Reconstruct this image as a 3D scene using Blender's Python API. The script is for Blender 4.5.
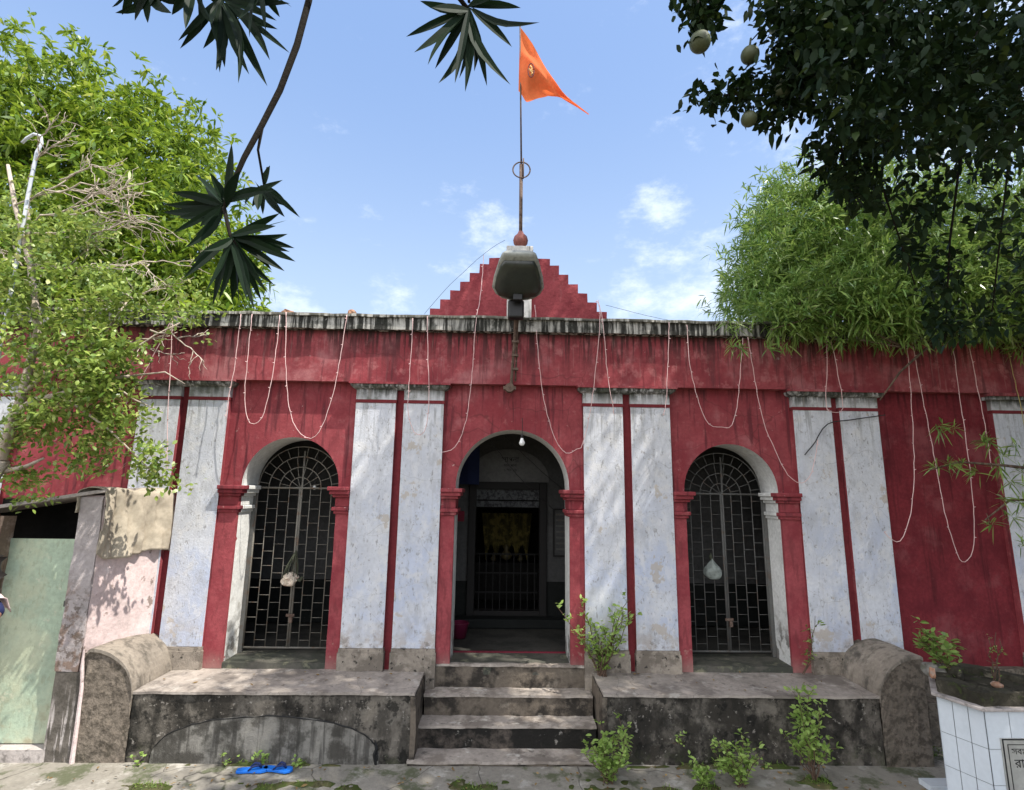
import bpy, bmesh, math, random
import numpy as np
from mathutils import Vector, Matrix, noise as mnoise
R = math.radians
random.seed(7); rng = np.random.default_rng(11)
for o in list(bpy.data.objects): bpy.data.objects.remove(o)
scn = bpy.context.scene; COL = scn.collection

# ---------------------------------------------------------------- camera
FPX, PITCH, YAW, ROLL = 529.73, .17936, .01915, .01422
CAM = np.array([-.1323, -5.874, 2.4])
cp, sp, cy, sy = math.cos(PITCH), math.sin(PITCH), math.cos(YAW), math.sin(YAW)
FW = np.array([sy*cp, cy*cp, sp]); rt = np.array([cy, -sy, 0.]); up = np.cross(rt, FW)
RT = rt*math.cos(ROLL)+up*math.sin(ROLL); UP = -rt*math.sin(ROLL)+up*math.cos(ROLL)
cd = bpy.data.cameras.new('camera'); cam = bpy.data.objects.new('camera', cd); COL.objects.link(cam)
cd.sensor_width = 36; cd.sensor_fit = 'HORIZONTAL'; cd.lens = FPX/1024*36; cd.clip_start = .05; cd.clip_end = 3000
cam.matrix_world = Matrix(((RT[0], UP[0], -FW[0], CAM[0]), (RT[1], UP[1], -FW[1], CAM[1]), (RT[2], UP[2], -FW[2], CAM[2]), (0, 0, 0, 1)))
scn.camera = cam

# ---------------------------------------------------------------- sky, sun, exposure
SUN = Vector((.46, -.235, .84)).normalized()
w = bpy.data.worlds.new('World'); scn.world = w; w.use_nodes = True
nt = w.node_tree; nt.nodes.clear()
def wn(t, **k):
    n = nt.nodes.new(t)
    for a, b in k.items(): setattr(n, a, b)
    return n
wl = nt.links.new
out = wn('ShaderNodeOutputWorld'); bg = wn('ShaderNodeBackground'); bg.inputs[1].default_value = .15
sky = wn('ShaderNodeTexSky'); sky.sky_type = 'NISHITA'; sky.sun_disc = False
sky.sun_elevation = math.asin(SUN.z); sky.sun_rotation = math.atan2(SUN.x, SUN.y)
sky.air_density = 1.1; sky.dust_density = 2.2; sky.ozone_density = 1.6
tc = wn('ShaderNodeTexCoord')
def wmath(op, a, b=None, c=None):
    n = wn('ShaderNodeMath', operation=op)
    for i, v in enumerate((a, b, c)):
        if v is None: continue
        if isinstance(v, (int, float)): n.inputs[i].default_value = v
        else: wl(v, n.inputs[i])
    return n.outputs[0]
nz = wn('ShaderNodeTexNoise'); nz.inputs['Scale'].default_value = 11; nz.inputs['Detail'].default_value = 9; nz.inputs['Roughness'].default_value = .66
mp = wn('ShaderNodeMapping'); mp.inputs['Scale'].default_value = (1, 1, 2.0)
wl(tc.outputs['Generated'], mp.inputs[0]); wl(mp.outputs[0], nz.inputs['Vector'])
def dirpx(x, y):
    d = FW*FPX+RT*(x-512)-UP*(y-395); return d/np.linalg.norm(d)
blobs = None
for (px, py, wdt, amp) in [(668, 207, .06, .72), (485, 240, .085, .62), (700, 290, .12, .72), (405, 300, .06, .5), (640, 290, .1, .5), (765, 300, .1, .7), (845, 130, .2, .5), (290, 305, .08, .55), (960, 60, .3, .6)]:
    d = dirpx(px, py)
    dn = wn('ShaderNodeVectorMath', operation='DISTANCE'); wl(tc.outputs['Generated'], dn.inputs[0]); dn.inputs[1].default_value = tuple(d)
    mr = wn('ShaderNodeMapRange'); mr.interpolation_type = 'SMOOTHSTEP'
    wl(dn.outputs['Value'], mr.inputs[0]); mr.inputs[1].default_value = 0; mr.inputs[2].default_value = wdt*1.6; mr.inputs[3].default_value = amp; mr.inputs[4].default_value = 0
    blobs = mr.outputs[0] if blobs is None else wmath('MAXIMUM', blobs, mr.outputs[0])
cl = wmath('SUBTRACT', wmath('MULTIPLY_ADD', blobs, .42, nz.outputs[0]), .60)
cr = wn('ShaderNodeMapRange'); cr.interpolation_type = 'SMOOTHSTEP'; wl(cl, cr.inputs[0]); cr.inputs[1].default_value = 0; cr.inputs[2].default_value = .36; cr.inputs[4].default_value = .52
hz = wn('ShaderNodeSeparateXYZ'); wl(tc.outputs['Generated'], hz.inputs[0])
mx0 = wn('ShaderNodeMix', data_type='RGBA'); mx0.inputs[0].default_value = .68
wl(sky.outputs[0], mx0.inputs[6]); mx0.inputs[7].default_value = (1.55, 2.45, 4.4, 1)
hr = wn('ShaderNodeMapRange'); hr.interpolation_type = 'SMOOTHSTEP'; wl(hz.outputs[2], hr.inputs[0]); hr.inputs[1].default_value = .0; hr.inputs[2].default_value = .72; hr.inputs[3].default_value = .78; hr.inputs[4].default_value = 0
mh = wn('ShaderNodeMix', data_type='RGBA'); wl(hr.outputs[0], mh.inputs[0]); wl(mx0.outputs[2], mh.inputs[6]); mh.inputs[7].default_value = (3.7, 4.5, 5.3, 1)
mx = wn('ShaderNodeMix', data_type='RGBA'); wl(cr.outputs[0], mx.inputs[0]); wl(mh.outputs[2], mx.inputs[6]); mx.inputs[7].default_value = (6.3, 6.6, 7.0, 1)
# added unseen cloud bank behind the photographer, put in to brighten the facade
dn = wn('ShaderNodeVectorMath', operation='DISTANCE'); wl(tc.outputs['Generated'], dn.inputs[0]); dn.inputs[1].default_value = (-.5, -.72, .48)
bk_ = wn('ShaderNodeMapRange'); bk_.interpolation_type = 'SMOOTHSTEP'; wl(dn.outputs['Value'], bk_.inputs[0]); bk_.inputs[1].default_value = .55; bk_.inputs[2].default_value = 1.15; bk_.inputs[3].default_value = 1; bk_.inputs[4].default_value = 0
bm = wn('ShaderNodeMix', data_type='RGBA'); wl(wmath('MULTIPLY', bk_.outputs[0], wmath('ADD', nz.outputs[0], .45)), bm.inputs[0]); wl(mx.outputs[2], bm.inputs[6]); bm.inputs[7].default_value = (10.6, 10.7, 11.1, 1)
wl(bm.outputs[2], bg.inputs[0]); wl(bg.outputs[0], out.inputs[0])
sd = bpy.data.lights.new('sun', 'SUN'); sd.energy = 4.7; sd.angle = R(.53); sd.color = (1, .95, .86)
so = bpy.data.objects.new('sun', sd); COL.objects.link(so); so.rotation_euler = SUN.to_track_quat('Z', 'Y').to_euler(); so.location = (5, -5, 12)
vs = scn.view_settings; scn.display_settings.display_device = 'sRGB'
vs.view_transform = 'Standard'; vs.look = 'None'; vs.gamma = 1; vs.use_curve_mapping = False
vs.exposure = .62
scn.render.engine = 'CYCLES'; scn.cycles.use_denoising = True
scn.cycles.max_bounces = 8; scn.cycles.transparent_max_bounces = 8; scn.cycles.sample_clamp_indirect = 6

def at(x, y, Y):
    d = FW*FPX+RT*(x-512)-UP*(y-395); t = (Y-CAM[1])/d[1]; return Vector(CAM+d*t)

# ---------------------------------------------------------------- materials
def smooth(nodes, links, src, lo, hi, a=0., b=1.):
    n = nodes.new('ShaderNodeMapRange'); n.interpolation_type = 'SMOOTHSTEP'
    links.new(src, n.inputs[0])
    for i, v in zip((1, 2, 3, 4), (lo, hi, a, b)): n.inputs[i].default_value = v
    return n.outputs[0]
def mat(name, base, layers=(), rough=.9, bump=.3, bscale=60, spec=.25, var=.12, metal=0, trans=None, big=0):
    """layers: (kind, colour, scale, lo, hi, fac[, (z0, z1)]) kind: n noise, s vertical streaks, v voronoi cracks, h height only, t tilted strokes"""
    m = bpy.data.materials.new(name); m.use_nodes = True
    N = m.node_tree.nodes; L = m.node_tree.links; p = N['Principled BSDF']
    g = N.new('ShaderNodeNewGeometry'); P = g.outputs['Position']
    sx = N.new('ShaderNodeSeparateXYZ'); L.new(P, sx.inputs[0])
    def noise(scale, sc=(1, 1, 1), detail=6, rough=.6, rot=(0, 0, 0)):
        v = P
        if sc != (1, 1, 1) or rot != (0, 0, 0):
            k = N.new('ShaderNodeMapping'); k.inputs['Scale'].default_value = sc; k.inputs['Rotation'].default_value = rot; L.new(P, k.inputs[0]); v = k.outputs[0]
        n = N.new('ShaderNodeTexNoise'); n.inputs['Scale'].default_value = scale; n.inputs['Detail'].default_value = detail; n.inputs['Roughness'].default_value = rough
        L.new(v, n.inputs['Vector']); return n.outputs[0]
    c0 = N.new('ShaderNodeMix'); c0.data_type = 'RGBA'
    L.new(smooth(N, L, noise(2.3), .3, .7), c0.inputs[0])
    c0.inputs[6].default_value = (*[v*(1-var) for v in base], 1); c0.inputs[7].default_value = (*[min(1, v*(1+var)) for v in base], 1)
    c1 = N.new('ShaderNodeMix'); c1.data_type = 'RGBA'; c1.blend_type = 'MULTIPLY'; c1.inputs[0].default_value = .8
    L.new(c0.outputs[2], c1.inputs[6])
    gr = N.new('ShaderNodeCombineColor'); f = smooth(N, L, noise(28, detail=8), .3, .7, 1-var*1.6, 1+var*.7)
    for i in range(3): L.new(f, gr.inputs[i])
    L.new(gr.outputs[0], c1.inputs[7]); col = c1.outputs[2]
    masks = []
    for ly in layers:
        kind, c, s, lo, hi, fac = ly[:6]
        if kind == 'n': src = noise(s, detail=9, rough=.65)
        elif kind == 's': src = noise(s, (1, 1, .07), detail=7, rough=.6)
        elif kind == 'f': src = noise(s, (1, 1, .45), detail=7, rough=.62)
        elif kind == 't': src = noise(s, (1, 1, .22), detail=6, rough=.6, rot=(0, R(38), 0))
        elif kind == 'v':
            nv = N.new('ShaderNodeTexVoronoi'); nv.feature = 'DISTANCE_TO_EDGE'; nv.inputs['Scale'].default_value = s
            wv = N.new('ShaderNodeMix'); wv.data_type = 'VECTOR'; wv.inputs[0].default_value = .12
            nn = N.new('ShaderNodeTexNoise'); nn.inputs['Scale'].default_value = 4; L.new(P, nn.inputs['Vector'])
            L.new(P, wv.inputs[4]); L.new(nn.outputs['Color'], wv.inputs[5]); L.new(wv.outputs[1], nv.inputs['Vector']); src = nv.outputs[0]
        else:
            src = None
        mk = smooth(N, L, src, lo, hi, 0, fac) if src is not None else None
        if len(ly) > 6:
            z0, z1 = ly[6]
            nzz = N.new('ShaderNodeMath'); nzz.operation = 'MULTIPLY_ADD'; L.new(noise(5, (1, 1, .3)), nzz.inputs[0]); nzz.inputs[1].default_value = abs(z1-z0)*.9; L.new(sx.outputs[2], nzz.inputs[2])
            sh = abs(z1-z0)*.45
            zr = smooth(N, L, nzz.outputs[0], min(z0, z1)+sh, max(z0, z1)+sh, 1 if z0 < z1 else 0, 0 if z0 < z1 else 1)
            mm = N.new('ShaderNodeMath'); mm.operation = 'MULTIPLY'; L.new(zr, mm.inputs[0])
            if mk is None: mm.inputs[1].default_value = fac
            else: L.new(mk, mm.inputs[1])
            mk = mm.outputs[0]
        x = N.new('ShaderNodeMix'); x.data_type = 'RGBA'; L.new(mk, x.inputs[0]); L.new(col, x.inputs[6]); x.inputs[7].default_value = (*c, 1); col = x.outputs[2]
        masks.append(mk)
    L.new(col, p.inputs['Base Color']); p.inputs['Roughness'].default_value = rough; p.inputs['Specular IOR Level'].default_value = spec; p.inputs['Metallic'].default_value = metal
    if bump:
        b = N.new('ShaderNodeBump'); b.inputs['Strength'].default_value = bump; b.inputs['Distance'].default_value = .012
        h = noise(bscale, detail=8, rough=.7)
        if big:
            a = N.new('ShaderNodeMath'); a.operation = 'MULTIPLY_ADD'; L.new(noise(7, detail=4), a.inputs[0]); a.inputs[1].default_value = big; L.new(h, a.inputs[2]); h = a.outputs[0]
        L.new(h, b.inputs['Height']); L.new(b.outputs[0], p.inputs['Normal'])
    return m
def leafmat(name, c1, c2, trans=.35, rough=.45, c3=None):
    m = bpy.data.materials.new(name); m.use_nodes = True; N = m.node_tree.nodes; L = m.node_tree.links; p = N['Principled BSDF']
    g = N.new('ShaderNodeNewGeometry'); r = N.new('ShaderNodeValToRGB'); e = r.color_ramp.elements
    e[0].color = (*c1, 1); e[1].color = (*c2, 1)
    if c3: k = r.color_ramp.elements.new(.93); k.color = (*c2, 1); e[-1].color = (*c3, 1)
    L.new(g.outputs['Random Per Island'], r.inputs[0]); L.new(r.outputs[0], p.inputs['Base Color'])
    p.inputs['Roughness'].default_value = rough; p.inputs['Specular IOR Level'].default_value = .4 if rough < .55 else .15
    t = N.new('ShaderNodeBsdfTranslucent'); hs = N.new('ShaderNodeHueSaturation'); hs.inputs['Hue'].default_value = .485; hs.inputs['Value'].default_value = 1.5; L.new(r.outputs[0], hs.inputs['Color']); L.new(hs.outputs[0], t.inputs[0])
    x = N.new('ShaderNodeMixShader'); x.inputs[0].default_value = trans; L.new(p.outputs[0], x.inputs[1]); L.new(t.outputs[0], x.inputs[2]); L.new(x.outputs[0], N['Material Output'].inputs[0])
    return m
def plain(name, c, rough=.6, metal=0, spec=.4, bump=0): return mat(name, c, (), rough, bump, 80, spec, .1, metal)

BLK = (.02, .019, .018); GRIME = (.06, .055, .05)
RED = (.285, .062, .071)
M = {}
M['red'] = mat('red limewash', RED, [('n', (.40, .17, .175), 2.1, .5, .66, .5), ('n', (.52, .43, .39), 6.5, .672, .686, .75), ('n', (.19, .028, .036), 1.1, .44, .62, .7), ('n', (.21, .035, .045), 3, .46, .62, .6), ('n', (.40, .15, .15), 9, .56, .7, .4), ('s', (.09, .024, .03), 15, .53, .63, .7), ('n', (.45, .3, .28), 21, .66, .7, .7), ('t', (.22, .05, .06), 14, .55, .66, .45), ('s', (.05, .02, .022), 18, .5, .62, .7, (3.62, 3.35)), ('v', (.1, .03, .03), 1.3, .006, 0., .5)], .92, .35, 45, .15)
M['frieze'] = mat('red frieze limewash', RED, [('n', (.40, .18, .185), 2.1, .48, .64, .55), ('n', (.5, .43, .4), 7.5, .675, .688, .7), ('n', (.19, .03, .038), 1.1, .44, .62, .7), ('n', (.2, .035, .045), 3, .46, .64, .6), ('n', (.43, .17, .17), 8, .53, .66, .5), ('s', BLK, 20, .45, .56, .9, (4.22, 3.62)), ('s', (.45, .3, .28), 26, .6, .68, .18), ('s', (.11, .035, .04), 15, .53, .66, .7), ('h', (.04, .03, .03), 0, 0, 0, .6, (4.16, 4.09)), ('v', (.1, .03, .03), 1.1, .006, 0., .5)], .92, .35, 45, .15)
M['red_pier'] = mat('red pier limewash', RED, [('n', (.2, .03, .04), 4, .46, .64, .6), ('t', (.15, .035, .04), 16, .54, .64, .5), ('n', (.42, .32, .26), 12, .6, .7, .75, (.6, .95)), ('h', (.3, .25, .21), 0, 0, 0, .55, (.5, .78))], .92, .35, 45, .15)
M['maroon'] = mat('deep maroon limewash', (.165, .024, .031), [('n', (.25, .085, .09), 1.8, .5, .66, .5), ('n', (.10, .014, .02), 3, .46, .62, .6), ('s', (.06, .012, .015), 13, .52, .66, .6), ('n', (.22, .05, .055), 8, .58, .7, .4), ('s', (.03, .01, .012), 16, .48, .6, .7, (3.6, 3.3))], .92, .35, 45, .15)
M['red_groove'] = mat('deep red limewash', (.17, .03, .036), [('n', (.1, .02, .025), 5, .5, .7, .5)], .92, .3, 45, .15)
M['white'] = mat('bluish whitewash', (.56, .575, .615), [('n', (.40, .46, .61), 1.7, .44, .6, .7, (1.4, 2.9)), ('n', (.47, .49, .55), 2.6, .44, .62, .5), ('n', (.62, .61, .60), 5, .52, .66, .6), ('f', (.36, .365, .385), 8, .53, .66, .45), ('s', (.2, .2, .19), 24, .5, .62, .65, (3.42, 2.7)), ('f', (.29, .29, .3), 40, .6, .67, .55), ('s', (.36, .35, .345), 17, .56, .7, .3), ('f', (.64, .64, .66), 12, .55, .66, .5), ('n', (.24, .23, .22), 17, .6, .66, .6), ('n', (.14, .135, .13), 34, .65, .69, .75), ('f', (.2, .19, .18), 26, .61, .67, .6), ('s', (.1, .1, .09), 16, .45, .62, .85, (3.62, 3.36)), ('n', (.38, .33, .29), 8, .46, .6, .75, (.8, 1.15)), ('n', (.15, .13, .11), 13, .54, .62, .7, (.78, .98)), ('n', (.43, .38, .325), 3.6, .62, .64, .75), ('v', (.25, .24, .23), 1.7, .004, 0., .5)], .92, .45, 50, .15, var=.07, big=.8)
M['capital'] = mat('stained capital whitewash', (.56, .565, .58), [('s', (.03, .03, .026), 24, .40, .56, .96, (3.55, 3.36)), ('n', (.04, .045, .035), 5, .44, .56, .85, (3.55, 3.34)), ('s', (.2, .19, .17), 16, .5, .65, .7), ('n', (.1, .11, .08), 7, .52, .66, .7)], .92, .4, 50, .15)
M['reveal'] = mat('white reveal plaster', (.68, .68, .66), [('n', (.46, .45, .43), 4, .5, .7, .5), ('n', (.3, .27, .23), 9, .5, .64, .8, (.7, 1.7)), ('n', (.1, .09, .08), 7, .47, .56, .85, (.75, 1.35))], .92, .3, 50, .15)
M['plinth'] = mat('bare plinth render', (.31, .27, .225), [('n', (.14, .12, .1), 6, .44, .58, .8), ('n', BLK, 13, .57, .63, .85), ('n', (.48, .44, .39), 9, .62, .72, .5)], .95, .6, 50, .1, big=1.2)
M['cornice'] = mat('weathered cornice', (.44, .43, .4), [('s', (.018, .018, .016), 20, .40, .54, .96), ('n', (.03, .032, .027), 6, .5, .64, .75), ('n', (.5, .49, .46), 18, .64, .72, .5), ('h', (.42, .4, .33), 0, 0, 0, .5, (4.34, 4.27))], .95, .6, 40, .1, big=1)
M['concrete_top'] = mat('worn cement top', (.34, .30, .265), [('n', (.15, .13, .115), 2.6, .46, .6, .75), ('n', (.5, .47, .43), 5, .56, .68, .6), ('n', (.08, .07, .065), 9, .58, .68, .6), ('v', (.06, .055, .05), 1.6, .006, .0, .4)], .93, .5, 35, .15, big=1.4)
M['mould'] = mat('blackened render', (.165, .148, .126), [('n', (.03, .027, .023), 2.4, .40, .56, .92), ('f', (.02, .019, .017), 9, .46, .6, .6), ('n', (.23, .212, .185), 4.5, .57, .68, .7), ('n', (.012, .012, .011), 9, .53, .62, .8), ('n', (.38, .35, .31), 19, .6, .67, .55), ('h', (.02, .018, .016), 0, 0, 0, .7, (.585, .53)), ('n', (.05, .06, .03), 5, .5, .62, .5, (.0, .25))], .95, .7, 40, .1, big=1.6)
M['mould2'] = mat('grey infill render', (.21, .2, .18), [('s', (.04, .038, .035), 20, .47, .62, .7), ('n', (.05, .046, .04), 4, .44, .58, .85), ('n', (.24, .225, .2), 5, .55, .7, .6), ('n', (.05, .048, .042), 6, .52, .64, .7)], .95, .6, 40, .1, big=1.2)
M['rough'] = mat('crumbling brown render', (.19, .16, .13), [('n', (.08, .068, .055), 17, .46, .6, .8), ('n', (.28, .23, .18), 14, .56, .68, .6), ('n', (.03, .028, .02), 5, .55, .68, .7), ('n', (.04, .042, .03), 3, .5, .64, .55, (0, .4))], .97, 1., 22, .08, big=2.6)
M['barrel'] = mat('brown cement scroll', (.27, .235, .195), [('t', (.10, .088, .075), 11, .48, .66, .8), ('n', (.37, .33, .28), 9, .56, .7, .5), ('n', (.07, .064, .056), 4, .5, .66, .75)], .95, .5, 40, .12, big=1)
M['step'] = mat('step render', (.15, .125, .1), [('n', (.024, .022, .02), 2.8, .44, .58, .9), ('n', (.25, .215, .175), 6, .56, .7, .7), ('n', (.4, .38, .34), 20, .68, .74, .5)], .94, .6, 40, .1, big=1.4)
M['step_low'] = mat('blackened lower riser', (.12, .1, .085), [('n', (.015, .015, .014), 3, .36, .52, .95), ('n', (.34, .32, .29), 10, .62, .7, .7)], .94, .6, 40, .1, big=1.4)
M['tread'] = mat('worn tread cement', (.37, .325, .285), [('n', (.16, .135, .115), 4, .46, .6, .75), ('n', (.58, .55, .5), 6, .58, .68, .65), ('n', (.08, .07, .06), 11, .58, .68, .65)], .94, .5, 40, .12, big=1.2)
M['path'] = mat('cracked cement path', (.25, .232, .2), [('n', (.26, .24, .205), 1.7, .45, .62, .7), ('n', (.47, .45, .41), 4, .53, .66, .6), ('n', (.11, .1, .085), 9, .56, .68, .55), ('v', (.05, .046, .04), 1.1, .007, 0., .8), ('n', (.06, .075, .03), 3.1, .52, .62, .75), ('n', (.2, .185, .155), 14, .52, .64, .6)], .94, .5, 30, .12, big=1.3)
M['soil'] = mat('bare soil', (.17, .135, .095), [('n', (.07, .09, .035), 1.2, .45, .6, .8), ('n', (.24, .2, .15), 5, .55, .7, .6)], .97, .8, 20, .05, big=2)
M['moss'] = mat('mossy earth', (.085, .08, .04), [('n', (.05, .075, .018), 6, .42, .56, .85), ('n', (.2, .18, .14), 11, .58, .68, .6), ('n', (.03, .028, .02), 15, .55, .66, .6)], .97, .8, 25, .05, big=2)
M['in_white'] = mat('shade toned interior whitewash', (.085, .085, .085), [('n', (.05, .05, .05), 3, .48, .68, .6), ('s', (.06, .06, .058), 7, .56, .7, .5)], .95, .2, 40, .1)  # whitewash darkened: the deep veranda's shade is put into this colour
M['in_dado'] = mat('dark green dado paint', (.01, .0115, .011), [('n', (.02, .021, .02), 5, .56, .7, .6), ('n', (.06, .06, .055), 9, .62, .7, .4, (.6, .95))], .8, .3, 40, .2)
M['in_dark'] = mat('shade toned inner wall', (.014, .0135, .013), [('n', (.008, .008, .008), 3, .45, .65, .7)], .95, .2, 40, .1)  # near black colour stands in for the shade inside the rooms
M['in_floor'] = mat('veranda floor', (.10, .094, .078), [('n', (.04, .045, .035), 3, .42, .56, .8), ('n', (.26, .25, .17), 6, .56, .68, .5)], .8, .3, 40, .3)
M['iron'] = mat('grey painted iron', (.15, .14, .12), [('n', (.13, .075, .045), 14, .52, .64, .7)], .65, .15, 90, .4)
M['iron_dark'] = mat('dull iron', (.10, .1, .095), [('n', (.09, .055, .035), 14, .52, .64, .6)], .65, .15, 90, .4)
M['rust'] = mat('rusty pipe', (.13, .09, .07), [('n', (.06, .035, .025), 18, .48, .62, .8), ('n', (.38, .33, .28), 12, .6, .7, .6)], .8, .3, 90, .3)
M['ball'] = mat('maroon finial paint', (.26, .085, .07), [('n', (.15, .05, .045), 12, .5, .65, .6)], .6, .2, 60, .4)
M['post'] = mat('stained white post', (.58, .57, .55), [('s', (.08, .08, .075), 13, .48, .62, .85), ('n', (.25, .24, .22), 9, .55, .68, .7)], .93, .4, 50, .15)
M['cloth_towel'] = mat('cream cotton', (.44, .385, .305), [('n', (.35, .29, .215), 6, .5, .7, .5)], .98, .35, 220, .05)
M['green_door'] = mat('pale green paint', (.40, .49, .37), [('n', (.5, .51, .36), 1.6, .44, .58, .6), ('n', (.33, .42, .34), 3, .5, .66, .4), ('f', (.28, .31, .22), 22, .56, .64, .5), ('n', (.58, .57, .44), 9, .58, .66, .6), ('n', (.26, .2, .12), 7, .5, .64, .6, (.1, .75)), ('n', (.09, .08, .06), 26, .7, .75, .8)], .7, .4, 25, .25, big=1.2)
M['pink'] = mat('pinkish limewash', (.60, .485, .47), [('n', (.66, .6, .59), 3, .5, .66, .6), ('t', (.4, .31, .29), 12, .58, .7, .5), ('n', (.17, .125, .1), 8, .6, .67, .8), ('n', (.34, .3, .28), 5, .54, .68, .5)], .94, .5, 40, .12, big=1.4)
M['pillar'] = mat('grey pink pillar plaster', (.40, .36, .355), [('n', (.49, .4, .39), 5, .5, .62, .7, (.7, 1.5)), ('n', (.2, .14, .11), 7, .47, .56, .9, (1.2, 1.7)), ('n', (.11, .085, .07), 16, .52, .62, .8, (1.2, 1.7)), ('n', (.3, .28, .27), 9, .55, .68, .5)], .95, .6, 40, .12, big=1.6)
M['pillar_low'] = mat('dark pillar foot', (.14, .125, .11), [('s', (.6, .55, .53), 26, .545, .6, .8, (.25, .72)), ('n', (.06, .055, .045), 5, .46, .6, .7), ('n', (.24, .2, .17), 8, .56, .68, .6, (0, .35))], .95, .5, 40, .12, big=1.2)
M['slab'] = mat('thin cement slab', (.42, .38, .36), [('n', (.12, .11, .1), 9, .5, .64, .7)], .95, .5, 40, .1)
M['wood'] = mat('old wood post', (.3, .22, .17), [('s', (.12, .08, .06), 26, .45, .6, .8), ('n', (.5, .4, .36), 7, .55, .66, .6)], .9, .5, 50, .1)
M['tile'] = mat('white glazed tile', (.60, .65, .70), [('n', (.52, .57, .62), 3, .5, .65, .5), ('s', (.42, .44, .44), 9, .6, .72, .4)], .22, .03, 30, .5, var=.03)
M['grout'] = plain('dark grout', (.09, .09, .095), .9)
M['plaque'] = mat('grey marble plaque', (.36, .36, .335), [('n', (.28, .28, .26), 5, .45, .65, .6)], .35, .03, 40, .5)
M['ink'] = plain('black paint', (.008, .008, .008), .6)
M['blue'] = plain('blue rubber', (.01, .16, .66), .5)
M['dblue'] = plain('dark blue rubber', (.008, .02, .10), .5)
M['lampshell'] = mat('grey lamp housing', (.30, .31, .28), [('n', (.18, .18, .16), 12, .5, .66, .6), ('s', (.1, .1, .09), 20, .56, .68, .6)], .5, .15, 60, .4)
M['lampglass'] = mat('dirty lamp bowl', (.03, .036, .028), [('n', (.018, .02, .017), 14, .48, .64, .7), ('n', (.12, .12, .1), 25, .62, .7, .4)], .3, .05, 40, .5)
M['black'] = plain('black plastic', (.012, .012, .013), .45)
M['bulbwhite'] = plain('white bulb plastic', (.85, .86, .86), .35)
M['wire_pink'] = plain('pale pink flex', (.70, .48, .47), .6)
M['wire_yellow'] = plain('yellowed flex', (.4, .33, .12), .6)
M['wire_black'] = plain('black cable', (.02, .02, .022), .6)
M['pipe'] = plain('pale grey pvc', (.55, .58, .64), .45)
M['bark_pale'] = mat('pale dry bark', (.48, .41, .34), [('n', (.22, .17, .13), 22, .5, .64, .7)], .92, .5, 60, .1)
M['bark'] = mat('brown bark', (.15, .11, .08), [('s', (.06, .045, .035), 25, .46, .6, .8)], .95, .8, 40, .1)
M['bark_dark'] = mat('dark twig bark', (.018, .015, .012), [], .9, .5, 60, .1)
M['stem'] = mat('reddish stem', (.11, .07, .05), [], .8, .2, 60, .2)
M['stemg'] = mat('green stem', (.09, .12, .04), [], .7, .2, 60, .2)
M['fruit'] = mat('pale green fruit skin', (.085, .10, .05), [('n', (.05, .055, .03), 20, .52, .68, .6)], .5, .15, 60, .4)
M['skin'] = plain('brown skin', (.25, .125, .08), .55)
M['hair'] = plain('black hair', (.012, .01, .009), .5)
M['navy'] = plain('navy cotton', (.012, .018, .07), .9)
M['shawl'] = plain('pinkish white cotton', (.72, .55, .55), .95)
M['trouser'] = plain('grey cotton', (.2, .2, .21), .95)
M['paperbag'] = mat('crumpled pale bag', (.55, .47, .38), [('n', (.42, .2, .17), 17, .54, .62, .8), ('n', (.2, .17, .13), 24, .58, .66, .6)], .8, .6, 40, .2)
M['greybag'] = mat('grey green plastic bag', (.25, .28, .26), [('n', (.13, .15, .14), 16, .5, .64, .7)], .5, .5, 40, .3)
M['net'] = mat('dark net', (.06, .065, .045), [], .9, .3, 60, .1)
M['brick'] = mat('brick fragment', (.36, .2, .13), [('n', (.3, .27, .24), 14, .5, .62, .7)], .95, .7, 40, .1)
M['stone'] = mat('grey stone', (.22, .21, .19), [('n', (.08, .085, .06), 9, .5, .64, .7)], .9, .7, 30, .2)
M['rimsoil'] = mat('mossy blackened rim', (.06, .055, .042), [('n', (.03, .028, .022), 6, .45, .6, .8), ('n', (.2, .18, .14), 9, .58, .68, .7), ('n', (.06, .08, .025), 12, .56, .66, .6)], .97, .9, 25, .06, big=2)
M['doorframe'] = plain('dark teak frame', (.006, .005, .005), .7)
M['grille_dark'] = plain('black iron', (.005, .005, .005), .8)
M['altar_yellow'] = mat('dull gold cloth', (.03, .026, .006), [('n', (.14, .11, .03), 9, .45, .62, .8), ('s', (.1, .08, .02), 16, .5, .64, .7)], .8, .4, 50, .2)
M['altar_white'] = mat('carved pale panel', (.09, .095, .1), [('n', (.03, .03, .035), 26, .48, .56, .9)], .7, .5, 40, .2)
M['redcloth'] = plain('dark red cloth', (.16, .015, .03), .9)
M['bluecloth'] = plain('dark blue cloth', (.006, .012, .05), .9)
M['brass'] = plain('dull brass', (.08, .065, .03), .6, .3)
M['bucket'] = plain('maroon plastic', (.13, .012, .04), .4)
M['orange'] = mat('orange flag cloth', (.78, .19, .075), [('n', (.75, .11, .035), 9, .5, .68, .5)], .9, .15, 150, .1)
N_ = M['orange'].node_tree; t_ = N_.nodes.new('ShaderNodeBsdfTranslucent'); t_.inputs[0].default_value = (.95, .22, .06, 1); x_ = N_.nodes.new('ShaderNodeMixShader'); x_.inputs[0].default_value = .35
N_.links.new(N_.nodes['Principled BSDF'].outputs[0], x_.inputs[1]); N_.links.new(t_.outputs[0], x_.inputs[2]); N_.links.new(x_.outputs[0], N_.nodes['Material Output'].inputs[0])
M['emblem'] = plain('pale gold print', (.75, .5, .2), .8); M['emblem_dark'] = plain('dark print', (.1, .03, .04), .8)
M['leaf_mango'] = leafmat('mango leaf', (.06, .13, .013), (.24, .34, .035), .3, .38, (.42, .46, .12))
M['leaf_small'] = leafmat('small guava leaf', (.09, .165, .025), (.30, .39, .085), .28, .38, (.5, .5, .2))
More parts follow.
